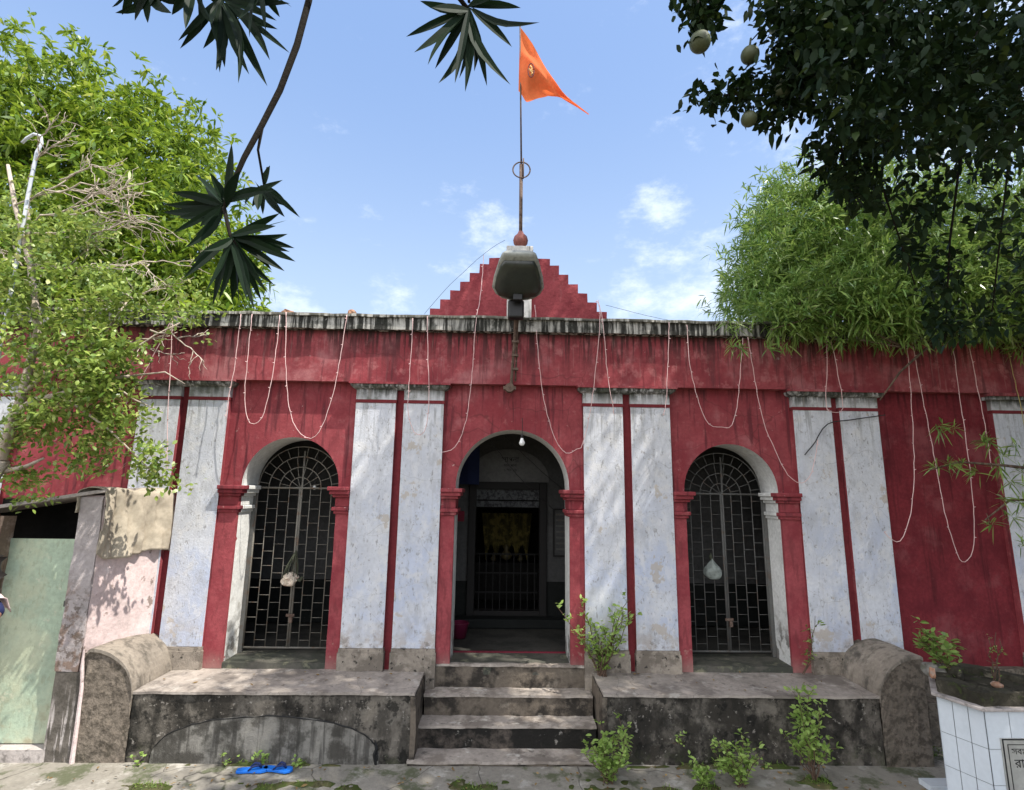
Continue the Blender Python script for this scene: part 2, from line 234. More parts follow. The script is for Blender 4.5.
M['leaf_right'] = leafmat('narrow leaf', (.08, .17, .03), (.25, .36, .09), .25, .34, (.26, .32, .14))
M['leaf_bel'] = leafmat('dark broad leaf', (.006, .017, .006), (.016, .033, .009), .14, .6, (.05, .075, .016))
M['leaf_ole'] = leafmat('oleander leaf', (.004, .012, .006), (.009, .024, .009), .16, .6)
M['leaf_weed'] = leafmat('fresh weed leaf', (.16, .27, .05), (.34, .47, .13), .35, .5)
M['leaf_plant'] = leafmat('shaded weed leaf', (.12, .2, .04), (.24, .34, .09), .3, .45)
M['grass'] = leafmat('grass blade', (.07, .13, .02), (.18, .26, .05), .3, .5)

# ---------------------------------------------------------------- geometry helpers
ORG = {}
def tag(o, label=None, cat=None, group=None, kind=None):
    if label: o['label'] = label
    if cat: o['category'] = cat
    if group: o['group'] = group
    if kind: o['kind'] = kind
    return o
def thing(name, loc, label, cat, group=None):
    o = bpy.data.objects.new(name, None); o.empty_display_size = .1; o.location = loc; COL.objects.link(o); ORG[o.name] = Vector(loc)
    return tag(o, label, cat, group)
class MB:
    def __init__(s): s.v = []; s.f = []; s.m = []
    def add(s, vs, fs, mi=0):
        n = len(s.v); s.v += [tuple(v) for v in vs]; s.f += [tuple(i+n for i in f) for f in fs]; s.m += [mi]*len(fs); return s
    def box(s, x0, x1, y0, y1, z0, z1, mi=0, side=None):
        s.add([(x0, y0, z0), (x1, y0, z0), (x1, y1, z0), (x0, y1, z0), (x0, y0, z1), (x1, y0, z1), (x1, y1, z1), (x0, y1, z1)],
              [(0, 3, 2, 1), (4, 5, 6, 7), (0, 1, 5, 4), (1, 2, 6, 5), (2, 3, 7, 6), (3, 0, 4, 7)], mi)
        if side is not None: s.m[-1] = side; s.m[-3] = side
        return s
    def tube(s, pts, r, n=6, mi=0, cap=True):
        pts = [Vector(p) for p in pts]; k = len(pts); rr = r if isinstance(r, (list, tuple)) else [r]*k
        vs = []; fs = []
        t0 = (pts[1]-pts[0]).normalized(); a = t0.orthogonal().normalized()
        for i, p in enumerate(pts):
            t = (pts[min(i+1, k-1)]-pts[max(i-1, 0)])
            t = t.normalized() if t.length > 1e-9 else t0
            a = (a-t*a.dot(t)); a = a.normalized() if a.length > 1e-6 else t.orthogonal().normalized(); b = t.cross(a)
            for j in range(n):
                q = 2*math.pi*j/n; vs.append(p+(a*math.cos(q)+b*math.sin(q))*rr[i])
        for i in range(k-1):
            for j in range(n): fs.append((i*n+j, i*n+(j+1) % n, (i+1)*n+(j+1) % n, (i+1)*n+j))
        if cap: fs += [tuple(range(n))[::-1], tuple(range((k-1)*n, k*n))]
        return s.add(vs, fs, mi)
    def lathe(s, prof, c, n=20, mi=0, axis='z'):
        vs = []; fs = []; c = Vector(c)
        for (r, z) in prof:
            for j in range(n):
                q = 2*math.pi*j/n
                o = Vector((r*math.cos(q), r*math.sin(q), z)) if axis == 'z' else Vector((r*math.cos(q), z, r*math.sin(q)))
                vs.append(c+o)
        for i in range(len(prof)-1):
            for j in range(n): fs.append((i*n+j, i*n+(j+1) % n, (i+1)*n+(j+1) % n, (i+1)*n+j))
        return s.add(vs, fs, mi)
    def prism(s, poly, y0, y1, mi=0, ax='y'):
        k = len(poly)
        if ax == 'y': vs = [(x, y0, z) for x, z in poly]+[(x, y1, z) for x, z in poly]
        elif ax == 'z': vs = [(x, y, y0) for x, y in poly]+[(x, y, y1) for x, y in poly]
        else: vs = [(y0, a, b) for a, b in poly]+[(y1, a, b) for a, b in poly]
        fs = [tuple(range(k)), tuple(range(2*k-1, k-1, -1))]+[(i, i+k, (i+1) % k+k, (i+1) % k) for i in range(k)]
        return s.add(vs, fs, mi)
    def build(s, name, mats, parent=None, smooth=False, bevel=0, sub=0, disp=0, dscale=.25, fix=True):
        me = bpy.data.meshes.new(name)
        org = ORG[parent.name] if parent is not None else Vector((0, 0, 0))
        me.from_pydata([(v[0]-org[0], v[1]-org[1], v[2]-org[2]) for v in s.v], [], s.f)
        mats = mats if isinstance(mats, (list, tuple)) else [mats]
        for x in mats: me.materials.append(x)
        me.polygons.foreach_set('material_index', s.m)
        if fix:
            b = bmesh.new(); b.from_mesh(me); bmesh.ops.recalc_face_normals(b, faces=b.faces); b.to_mesh(me); b.free()
        if smooth: me.polygons.foreach_set('use_smooth', [True]*len(me.polygons))
        me.update()
        o = bpy.data.objects.new(name, me); COL.objects.link(o); ORG[o.name] = org
        if parent is not None: o.parent = parent
        if bevel:
            k = o.modifiers.new('bevel', 'BEVEL'); k.width = bevel; k.segments = 2; k.limit_method = 'ANGLE'
        if sub:
            k = o.modifiers.new('sub', 'SUBSURF'); k.subdivision_type = 'SIMPLE'; k.levels = k.render_levels = sub
            t = bpy.data.textures.new(name, 'CLOUDS'); t.noise_scale = dscale; t.noise_depth = 3
            k = o.modifiers.new('disp', 'DISPLACE'); k.texture = t; k.texture_coords = 'GLOBAL'; k.strength = disp; k.mid_level = .5
        return o
def gridbox(mb, x0, x1, y0, y1, z0, z1, cell=.12, mi=0):
    """box cut into cells so that it can be worn"""
    def face(o, u, v, nu, nv):
        vs = []; fs = []
        for i in range(nu+1):
            for j in range(nv+1): vs.append(Vector(o)+Vector(u)*(i/nu)+Vector(v)*(j/nv))
        for i in range(nu):
            for j in range(nv): a = i*(nv+1)+j; fs.append((a, a+nv+1, a+nv+2, a+1))
        mb.add(vs, fs, mi)
    dx, dy, dz = x1-x0, y1-y0, z1-z0; n = lambda d: max(1, int(round(d/cell)))
    face((x0, y0, z0), (dx, 0, 0), (0, 0, dz), n(dx), n(dz)); face((x1, y1, z0), (-dx, 0, 0), (0, 0, dz), n(dx), n(dz))
    face((x0, y1, z0), (0, -dy, 0), (0, 0, dz), n(dy), n(dz)); face((x1, y0, z0), (0, dy, 0), (0, 0, dz), n(dy), n(dz))
    face((x0, y0, z1), (dx, 0, 0), (0, dy, 0), n(dx), n(dy)); face((x0, y1, z0), (dx, 0, 0), (0, -dy, 0), n(dx), n(dy))
def wear(mb, amp=.012, sc=3., merge=True):
    out = []
    for v in mb.v:
        d = mnoise.noise_vector(Vector(v)*sc)*amp+mnoise.noise_vector(Vector(v)*sc*3.7)*amp*.5
        out.append((v[0]+d[0], v[1]+d[1], v[2]+d[2]))
    mb.v = out; return mb

# leaves -------------------------------------------------------------------
def unit(a): return a/np.maximum(np.linalg.norm(a, axis=-1, keepdims=True), 1e-9)
def leaf_arrays(P, D, L, W, droop, g, seg=2, face=None):
    """P base, D direction, L length, W width -> verts, faces of one folded leaf each"""
    n = len(P); D = unit(D); L = np.broadcast_to(L, (n,))[:, None]; W = np.broadcast_to(W, (n,))[:, None]
    S = unit(np.cross(D, unit(g.normal(size=(n, 3))*.5+np.array([0, 0, 1.])))); S = S if face is None else unit(np.cross(D, unit(face+g.normal(size=(n, 3))*.45))); Nn = np.cross(S, D)
    dz = np.array([0, 0, -1.])*droop
    prof = [(.0, .0), (.3, .85), (.62, .9), (1., 0.)] if seg == 2 else [(.0, .0), (.12, .55), (.32, .95), (.55, 1.), (.78, .7), (1., 0.)]
    vs = []
    for (t, wd) in prof:
        c = P+D*L*t+dz*L*t*t
        if wd == 0: vs.append(c)
        else: vs.append(c+S*W*wd*.5+Nn*W*.10); vs.append(c-S*W*wd*.5+Nn*W*.10)
    V = np.stack(vs, 1); k = V.shape[1]; b = (np.arange(n)*k)[:, None]
    return V.reshape(-1, 3), b, k
def folded_leaves(name, P, D, L, W, droop, g, material, parent, face):
    """long near leaves: two blades meeting at a sunken midrib, slightly curved and unequal"""
    mb = MB(); prof = [(0., .06), (.1, .45), (.24, .8), (.42, 1.), (.6, .95), (.78, .66), (.9, .34), (1., .0)]
    for p, d, l, w_ in zip(P, D, L, W):
        p = Vector(p); d = Vector(d).normalized(); sd = d.cross((Vector(face)+Vector(g.normal(size=3))*.45).normalized()).normalized(); nn = sd.cross(d)
        bend = float(g.normal())*.05; dr_ = droop*float(g.uniform(.3, 1.6)); k = float(g.uniform(.18, .42)); vs = []; fs = []
        for t, q in prof:
            c = p+d*l*t+Vector((0, 0, -1))*dr_*l*t*t+sd*bend*l*math.sin(t*3.1); e = w_*.5*q
            vs += [c+sd*e+nn*e*k, c, c-sd*e+nn*e*k*float(g.uniform(.7, 1.2))]
        for i in range(len(prof)-1): fs += [(3*i, 3*i+1, 3*i+4, 3*i+3), (3*i+1, 3*i+2, 3*i+5, 3*i+4)]
        mb.add(vs, fs)
    return mb.build(name, material, parent, smooth=False, fix=False)
def leaf_mesh(name, parts, material, parent=None, smooth=True):
    """parts: list of (V, b, k)"""
    Vs = []; loops = []; starts = []; tot = []; off = 0; lp = 0
    for V, b, k in parts:
        n = len(b); Vs.append(V); b = b+off
        mid = (k-2)//2
        cols = [b+np.array([[0, 2, 1]])]; cnt = [3]
        for i in range(mid-1): cols.append(b+np.array([[1+2*i, 2+2*i, 4+2*i, 3+2*i]])); cnt.append(4)
        cols.append(b+np.array([[k-3, k-2, k-1]])); cnt.append(3)
        A = np.concatenate(cols, 1); loops.append(A.reshape(-1)); per = np.tile(np.array(cnt), n); tot.append(per)
        off += len(V)
    Vs = np.concatenate(Vs); loops = np.concatenate(loops).astype(np.int32); tot = np.concatenate(tot).astype(np.int32); starts = np.concatenate([[0], np.cumsum(tot)[:-1]]).astype(np.int32)
    org = np.array(ORG[parent.name]) if parent is not None else np.zeros(3)
    me = bpy.data.meshes.new(name); me.vertices.add(len(Vs)); me.vertices.foreach_set('co', (Vs-org).astype(np.float32).ravel())
    me.loops.add(len(loops)); me.loops.foreach_set('vertex_index', loops); me.polygons.add(len(tot)); me.polygons.foreach_set('loop_start', starts); me.polygons.foreach_set('loop_total', tot)
    me.update(calc_edges=True); me.materials.append(material); me.validate()
    me.polygons.foreach_set('use_smooth', [smooth]*len(me.polygons))
    o = bpy.data.objects.new(name, me); COL.objects.link(o)
    if parent is not None: o.parent = parent; ORG[o.name] = ORG[parent.name]
    return o
def rosettes(C, A, per, L, W, droop, g, spread=1.0, seg=2, jit=.03):
    """leaf whorls at C with axis A"""
    n = len(C); A = unit(A); P = np.repeat(C, per, 0)+g.normal(size=(n*per, 3))*jit; AX = np.repeat(A, per, 0)
    rnd = unit(g.normal(size=(n*per, 3))); D = AX*g.uniform(.1, .9, (n*per, 1))+rnd*spread
    return leaf_arrays(P, D, L*g.uniform(.7, 1.2, n*per), W*g.uniform(.75, 1.2, n*per), droop*g.uniform(.5, 1.4, (n*per, 1)), g, seg)
def shell(lobes, n, g, lo=.72, hi=1.04, bump=.16):
    """points through an uneven set of lobes, mostly near the outside; returns points and outward directions"""
    w = np.array([a[3]*a[4]+a[4]*a[5]+a[3]*a[5] for a in lobes]); w = w/w.sum(); pts = []; dr = []
    for lb, k in zip(lobes, (w*n).astype(int)+1):
        d = unit(g.normal(size=(k, 3))); q = g.uniform(lo, hi, (k, 1))
        f = np.array([1+bump*mnoise.noise(Vector(x*2.6)+Vector(lb[:3])) * 2 for x in d])[:, None]
        r = np.array(lb[3:6]); pts.append(np.array(lb[:3])+d*q*f*r); dr.append(unit(d/r))
    return np.concatenate(pts), np.concatenate(dr)
def limb(mb, a, b, r0, r1, g, wob=.08, n=6, segs=6):
    a = Vector(a); b = Vector(b); pts = []; L = (b-a).length
    for i in range(segs+1):
        t = i/segs; p = a.lerp(b, t)
        if 0 < i < segs: p += Vector(g.normal(size=3))*wob*L*.35
        pts.append(p)
    mb.tube(pts, [r0+(r1-r0)*i/segs for i in range(segs+1)], n); return pts
def branch_fan(mb, a, d, L, r, depth, g, tips, n=5, spread=.55, pts_all=None):
    a = Vector(a); d = Vector(d).normalized(); b = a+d*L; pts = limb(mb, a, b, r, r*.74, g, .13, n, 4)
    if pts_all is not None: pts_all += pts
    if depth == 0: tips.append((b, d)); return
    for k in range(int(g.integers(2, 4))):
        nd = (d+Vector(g.normal(size=3))*spread).normalized()
        branch_fan(mb, pts[int(g.integers(2, 5))], nd, L*float(g.uniform(.55, .9)), r*.7, depth-1, g, tips, n, spread, pts_all)

# ================================================================ GROUND
g_ = MB(); g_.add([(-400, -400, -.004), (400, -400, -.004), (400, 400, -.004), (-400, 400, -.004)], [(0, 1, 2, 3)])
tag(g_.build('ground', M['soil'], fix=False), kind='structure')
p_ = MB(); nx, ny = 120, 26
for i in range(nx+1):
    for j in range(ny+1):
        x = -7+14*i/nx; y = -3.4+4.2*j/ny
        p_.v.append((x, y, .004+.006*mnoise.noise(Vector((x*2, y*2, 0)))+.003*mnoise.noise(Vector((x*9, y*9, 3)))))
for i in range(nx):
    for j in range(ny): a = i*(ny+1)+j; p_.f.append((a, a+ny+1, a+ny+2, a+1)); p_.m.append(0)
tag(p_.build('path', M['path'], smooth=True, fix=False), kind='structure')

# ================================================================ TEMPLE
A_, W_, B_ = .774, .971, 1.389
ZT, ZF = .588, .65                       # platform top, veranda floor
SP, RS = 2.43, .52                       # spring line, side arch radius
temple = thing('temple', (0, 0, 0), 'old red and white limewashed temple with three arched openings and a stepped gable', 'temple')
WALLY = .40
bays = [(-2.41, RS, SP), (0., .62, 2.45), (2.41, RS, SP)]
def arch_pts(c, r, z, n=28): return [(c-r*math.cos(math.pi*i/n), z+r*math.sin(math.pi*i/n)) for i in range(n+1)]
fw = MB(); ZW = 3.6; XL, XR = -7.6, 7.6
xs = [XL]
for (c, r, z) in bays: xs += [c-r, c+r]
xs.append(XR)
for k in range(0, len(xs), 2):
    n = max(1, int((xs[k+1]-xs[k])/.3))
    fw.add([(xs[k], 0, 0), (xs[k+1], 0, 0), (xs[k+1], 0, ZW), (xs[k], 0, ZW)], [(0, 1, 2, 3)])
    fw.add([(xs[k], WALLY, 0), (xs[k+1], WALLY, 0), (xs[k+1], WALLY, ZW), (xs[k], WALLY, ZW)], [(3, 2, 1, 0)], 2)
for (c, r, z) in bays:
    ap = arch_pts(c, r, z)
    for yy, mi in ((0, 0), (WALLY, 2)):
        for (a, b) in zip(ap, ap[1:]): fw.add([(a[0], yy, a[1]), (b[0], yy, b[1]), (b[0], yy, ZW), (a[0], yy, ZW)], [(0, 1, 2, 3)], mi)
        fw.add([(c-r, yy, 0), (c+r, yy, 0), (c+r, yy, ZF-.006), (c-r, yy, ZF-.006)], [(0, 1, 2, 3)], mi)
    pr = [(c-r, ZF-.01)]+ap+[(c+r, ZF-.01)]
    for (a, b) in zip(pr, pr[1:]): fw.add([(a[0], 0, a[1]), (b[0], 0, b[1]), (b[0], WALLY, b[1]), (a[0], WALLY, a[1])], [(0, 1, 2, 3)], 1)
fw.build('front_wall', [M['red'], M['reveal'], M['in_white']], temple, fix=False)
# pilasters (pairs of white shafts with a red groove), the groups of six along the wall
pairs = [-(A_+1.5*W_+B_), -(A_+.5*W_), A_+.5*W_, A_+1.5*W_+B_]
GAP = .085
def pilaster(x0, x1, label=None):
    p = MB(); p.box(x0, x1, -.06, .02, .80, 3.34, 0, side=1)
    o = p.build('pilaster', [M['white'], M['red']], temple, bevel=.004)
    c = MB(); c.box(x0-.006, x1+.006, -.066, .02, 3.34, 3.376, 1)
    c.box(x0, x1, -.06, .02, 3.376, 3.492, 0); c.build('neck_band', [M['capital'], M['red_groove']], o)
    q = MB(); gridbox(q, x0-.012, x1+.012, -.085, .02, ZT-.3, .762, .1); gridbox(q, x0-.004, x1+.004, -.074, .02, .762, .80, .1); wear(q, .006, 5); q.build('plinth', M['plinth'], o)
for pc in pairs:
    xa, xb = pc-W_/2, pc+W_/2
    pilaster(xa, pc-GAP/2); pilaster(pc+GAP/2, xb)
    q = MB(); q.box(pc-GAP/2, pc+GAP/2, -.012, .02, .3, 3.489); q.build('groove_strip', M['red_groove'], temple)
    c = MB()                                  # moulded capital across the pair
    prof = [(-.06, 3.49), (-.09, 3.50), (-.112, 3.52), (-.12, 3.542)]
    for i in range(3):
        (y0, z0), (y1, z1) = prof[i], prof[i+1]; e0 = -y0-.06; e1 = -y1-.06
        a = [(xa-e0, y0, z0), (xb+e0, y0, z0), (xb+e1, y1, z1), (xa-e1, y1, z1)]; c.add(a, [(0, 1, 2, 3)], 0)
        for s, X0, X1 in ((-1, xa-e0, xa-e1), (1, xb+e0, xb+e1)): c.add([(X0, y0, z0), (X0, .02, z0), (X1, .02, z1), (X1, y1, z1)], [(0, 1, 2, 3)], 0)
    c.add([(xa, -.06, 3.49), (xb, -.06, 3.49), (xb, .02, 3.49), (xa, .02, 3.49)], [(0, 1, 2, 3)], 0)
    c.box(xa-.072, xb+.072, -.138, .02, 3.542, 3.566, 1)
    c.build('capital', [M['capital'], M['frieze']], temple)
for s in (-1, 1):                             # the outermost white pilaster at either end
    x0, x1 = (5.42, 5.86) if s > 0 else (-5.86, -5.42)
    pilaster(x0, x1)
    pilaster(*( (5.94, 6.38) if s > 0 else (-6.38, -5.94)))
    c = MB(); c.box(*((5.36, 6.44) if s > 0 else (-6.44, -5.36)), -.11, .02, 3.493, 3.53, 0); c.box(*((5.35, 6.45) if s > 0 else (-6.45, -5.35)), -.135, .02, 3.53, 3.566, 1); c.build('capital', [M['capital'], M['frieze']], temple)
# red piers either side of each arch, with impost mouldings
edges = [(-3.134, -2.93), (-1.89, -1.745), (-.774, -.62), (.62, .774), (1.745, 1.89), (2.93, 3.134)]
for (x0, x1) in edges:
    q = MB(); inner_left = abs(x1) < abs(x0)
    gridbox(q, x0+.002, x1-.002, -.035, .02, ZF-.004 if abs(x0+x1) < 2 else ZF-.06, 2.15, .1); wear(q, .004, 6); o = q.build('arch_pier', M['red_pier'], temple)
    c = MB(); op = x1 if any(abs(x1-(b[0]-b[1])) < .03 for b in bays) else x0     # the side that faces the opening
    sgn = 1 if op == x1 else -1
    def blk(z0, z1, pr, mi=0):
        xa, xb = (x0+.003, x1+pr*.9) if sgn > 0 else (x0-pr*.9, x1-.003)
        c.box(xa, xb, -.035-pr, .01, z0, z1, mi)
        xi0, xi1 = (x1-.01, x1+pr*.9) if sgn > 0 else (x0-pr*.9, x0+.01)
        c.box(xi0, xi1, .01, WALLY-.1, z0, z1, 0 if abs(x0+x1) < 2 else 1)
    blk(2.378, 2.42, .092); blk(2.338, 2.378, .07); blk(2.308, 2.338, .04); blk(2.208, 2.308, .012); blk(2.168, 2.208, .042); blk(2.135, 2.168, .022)
    c.build('impost', [M['red'], M['reveal']], o, bevel=.008)
# frieze and cornice
fz = MB(); fz.box(XL, XR, -.10, .30, 3.566, 4.15); fz.build('frieze', M['frieze'], temple)
cn = MB(); gridbox(cn, XL, XR, -.19, .5, 4.15, 4.285, .09); gridbox(cn, XL, XR, -.215, .5, 4.285, 4.315, .09); wear(cn, .011, 4); cn.build('cornice', M['cornice'], temple)
rf = MB(); rf.box(XL, XR, .5, 6.0, 4.0, 4.25); rf.build('roof', M['slab'], temple)
bk = MB(); bk.box(XL, XR, 5.8, 6.0, 0, 4.0); bk.box(XL, XL+.3, WALLY, 5.8, 0, 4.0); bk.box(XR-.3, XR, WALLY, 5.8, 0, 4.0); bk.build('back_wall', M['red'], temple)
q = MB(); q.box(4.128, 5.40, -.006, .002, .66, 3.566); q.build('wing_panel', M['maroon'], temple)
# base ledges under the end bays
for s in (-1, 1):
    q = MB(); a, b = (4.12, 7.6) if s > 0 else (-7.6, -4.12); gridbox(q, a, b, -.28, .0, 0, .40, .15); gridbox(q, a, b, -.10, .0, .40, .66, .15); wear(q, .012, 3); q.build('base_ledge', M['rough'], temple)
# stepped gable, its white post
gb = MB(); n = 8; c0 = .05; half = 1.16; top = .365; z0, z1 = 4.25, 5.165
for i in range(n):
    h = half-(half-top)*i/(n-1); za = z0+(z1-z0)*(i/n if i else -.03)+(.0 if i == 0 else .03); zb = z0+(z1-z0)*(i+1)/n+.03*(i < n-1)
    gridbox(gb, c0-h, c0+h, .12, .36, za, zb, .1)
wear(gb, .008, 5); gb.build('stepped_gable', mat('rough red gable wash', RED, [('n', (.2, .035, .045), 4, .46, .64, .6), ('t', (.42, .17, .17), 9, .6, .75, .4)], .95, .9, 18, .1, big=2.5), temple)
ps = MB(); ps.box(-.095, .195, .05, .30, 4.25, 5.20); ps.box(-.11, .21, .035, .315, 5.20, 5.29); ps.build('gable_post', M['post'], temple, bevel=.01)

# veranda interior
fl = MB(); fl.box(-7.2, 7.2, WALLY, 1.62, .55, ZF-.008, 1)
for (c, r, z) in bays: fl.box(c-r-.0, c+r+.0, -.03, WALLY, .55, ZF-.004)
fl.build('veranda_floor', [M['in_floor'], mat('worn dark veranda floor', (.05, .048, .042), [('n', (.02, .02, .018), 3, .45, .6, .7)], .85)], temple)
ts = MB(); ts.box(-.62, .62, WALLY-.03, WALLY+.0, ZF-.004, ZF+.008); ts.build('threshold', M['redcloth'], temple)
DX0, DX1, DZ1 = -.56, .51, 2.52
YB = 1.62
iw = MB()
for (xa, xb, za, zb) in ((-7.2, DX0, ZF, 1.2), (DX1, 7.2, ZF, 1.2), (DX0, DX1, ZF, .76)): iw.add([(xa, YB, za), (xb, YB, za), (xb, YB, zb), (xa, YB, zb)], [(0, 1, 2, 3)], 1)
for (xa, xb, za, zb) in ((-7.2, DX0, 1.2, 3.9), (DX1, 7.2, 1.2, 3.9), (DX0, DX1, DZ1, 3.9)): iw.add([(xa, YB, za), (xb, YB, za), (xb, YB, zb), (xa, YB, zb)], [(0, 1, 2, 3)], 0)
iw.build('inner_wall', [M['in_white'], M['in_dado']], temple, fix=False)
na = MB(); ap = [(-.58, DZ1+.005)]+[(-.02-.56*math.cos(math.pi*i/24), DZ1+.04+.42*math.sin(math.pi*i/24)) for i in range(25)]+[(.54, DZ1+.005)]
na.prism(ap, YB-.035, YB-.001); na.build('tympanum', mat('greyer niche wash', (.15, .15, .148), [('n', (.1, .1, .1), 4, .5, .66, .5)], .95), temple)
cw = MB()
for xx in (-1.3, 1.3): cw.box(xx-.06, xx+.06, WALLY+.01, YB-.01, ZF, 3.9)
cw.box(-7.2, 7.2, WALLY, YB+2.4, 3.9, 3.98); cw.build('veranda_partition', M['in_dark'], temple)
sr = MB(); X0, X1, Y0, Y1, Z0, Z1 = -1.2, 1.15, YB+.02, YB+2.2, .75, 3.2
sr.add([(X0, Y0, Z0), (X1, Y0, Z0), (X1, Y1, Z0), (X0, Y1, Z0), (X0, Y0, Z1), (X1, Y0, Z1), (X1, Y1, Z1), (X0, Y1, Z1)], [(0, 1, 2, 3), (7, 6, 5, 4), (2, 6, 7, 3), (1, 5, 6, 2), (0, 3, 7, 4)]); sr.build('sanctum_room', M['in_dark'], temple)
ds = MB(); ds.box(-1.0, 1.0, YB-.22, YB-.003, ZF, ZF+.11); ds.build('door_step', M['in_dado'], temple, bevel=.01)
dr = MB()
dr.box(DX0, DX0+.1, YB-.06, YB+.1, ZF+.115, DZ1); dr.box(DX1-.1, DX1, YB-.06, YB+.1, ZF+.115, DZ1); dr.box(DX0+.1, DX1-.1, YB-.06, YB+.1, DZ1-.1, DZ1); dr.box(DX0+.1, DX1-.1, YB-.05, YB+.1, ZF+.115, ZF+.18)
fr = dr.build('inner_door', M['doorframe'], temple, bevel=.006)
q = MB(); q.box(DX0+.1, DX1-.1, YB+.02, YB+.05, DZ1-.24, DZ1-.10); q.box(DX0+.1, DX1-.1, YB+.02, YB+.06, DZ1-.34, DZ1-.26); q.build('carved_panel', M['altar_white'], fr)
q = MB()
for i in range(9): xx = DX0+.16+.094*i; q.box(xx-.006, xx+.006, YB+.01, YB+.025, ZF+.18, 1.55)
for zz in (1.05, 1.3, 1.55): q.box(DX0+.1, DX1-.1, YB+.026, YB+.04, zz-.008, zz+.008)
q.build('grille', M['grille_dark'], fr)

# altar inside the sanctum
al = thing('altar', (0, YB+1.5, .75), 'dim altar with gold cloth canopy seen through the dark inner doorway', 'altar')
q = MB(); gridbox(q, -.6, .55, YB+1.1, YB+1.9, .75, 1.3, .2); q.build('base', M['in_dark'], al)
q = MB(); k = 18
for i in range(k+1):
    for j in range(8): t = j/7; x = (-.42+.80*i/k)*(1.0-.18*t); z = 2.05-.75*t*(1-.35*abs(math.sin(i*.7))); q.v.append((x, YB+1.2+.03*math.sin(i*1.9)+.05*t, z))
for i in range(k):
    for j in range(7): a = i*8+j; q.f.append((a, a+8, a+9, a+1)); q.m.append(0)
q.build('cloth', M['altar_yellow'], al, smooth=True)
for (x, z, r) in ((-.02, 1.42, .09), (-.22, 1.36, .05), (.2, 1.36, .05)):
    q = MB(); q.lathe([(0, -r), (r*.8, -r*.7), (r, -.2*r), (r*.6, .5*r), (.35*r, .8*r), (.5*r, 1.1*r), (.3*r, 1.6*r), (0, 1.7*r)], (x, YB+1.14, z), 12); q.build('ritual_vessel', M['brass'], al, smooth=True)

# iron gates in the side arches
def gate(c, mirror):
    yg = .30; r = .475; zb = ZF+.05; z_s = SP-.03; th = .0052
    q = MB(); n = 9
    def bar(x0, z0, x1, z1, w=th): q.tube([(x0, yg, z0), (x1, yg, z1)], w, 5)
    xs = [c-r+2*r*i/(n-1) for i in range(n)]
    for i, x in enumerate(xs): bar(x, zb, x, z_s, .013 if i in (0, 4, 8) else th)
    bar(c+.022, zb, c+.022, z_s+.42, .011)
    for zz in (zb, z_s): bar(c-r, zz, c+r, zz, .012)
    rows = 11; dz = (z_s-zb)/rows*1.0
    for i in range(n-1):
        for k in range(1, rows+1):
            zz = zb+dz*(k-(.5 if i % 2 else 0))
            if zb+.05 < zz < z_s-.03: bar(xs[i], zz, xs[i+1], zz, .0031)
    for rr in (.12, .235, .355, .47):
        q.tube([(c-rr*math.cos(math.pi*i/20), yg, z_s+rr*math.sin(math.pi*i/20)) for i in range(21)], .0058, 5)
    for ra, rb, m, o in ((.0, .12, 5, 0), (.12, .235, 7, .5), (.235, .355, 9, 0), (.355, .47, 11, .5)):
        for k in range(m+1):
            a = math.pi*(k+o)/(m+(.0 if not o else 1)) if m else 0
            bar(c-ra*math.cos(a), z_s+ra*math.sin(a), c-rb*math.cos(a), z_s+rb*math.sin(a), .0042)
    o = q.build('gate', M['iron'] if not mirror else M['iron_dark'], temple, smooth=True)
    q = MB(); q.box(c-.03, c+.06, yg-.03, yg-.012, 1.02, 1.05); q.box(c+.01, c+.045, yg-.045, yg-.012, .96, 1.02); q.build('latch', M['rust'], o, bevel=.004)
    for ss in (-1, 1): q = MB(); q.box(c+ss*(RS-.022)-.02, c+ss*(RS-.022)+.02, yg-.02, yg+.02, ZF, SP-.03); q.build('frame_post', M['iron_dark'], o)
gate(-2.41, False); gate(2.41, True)

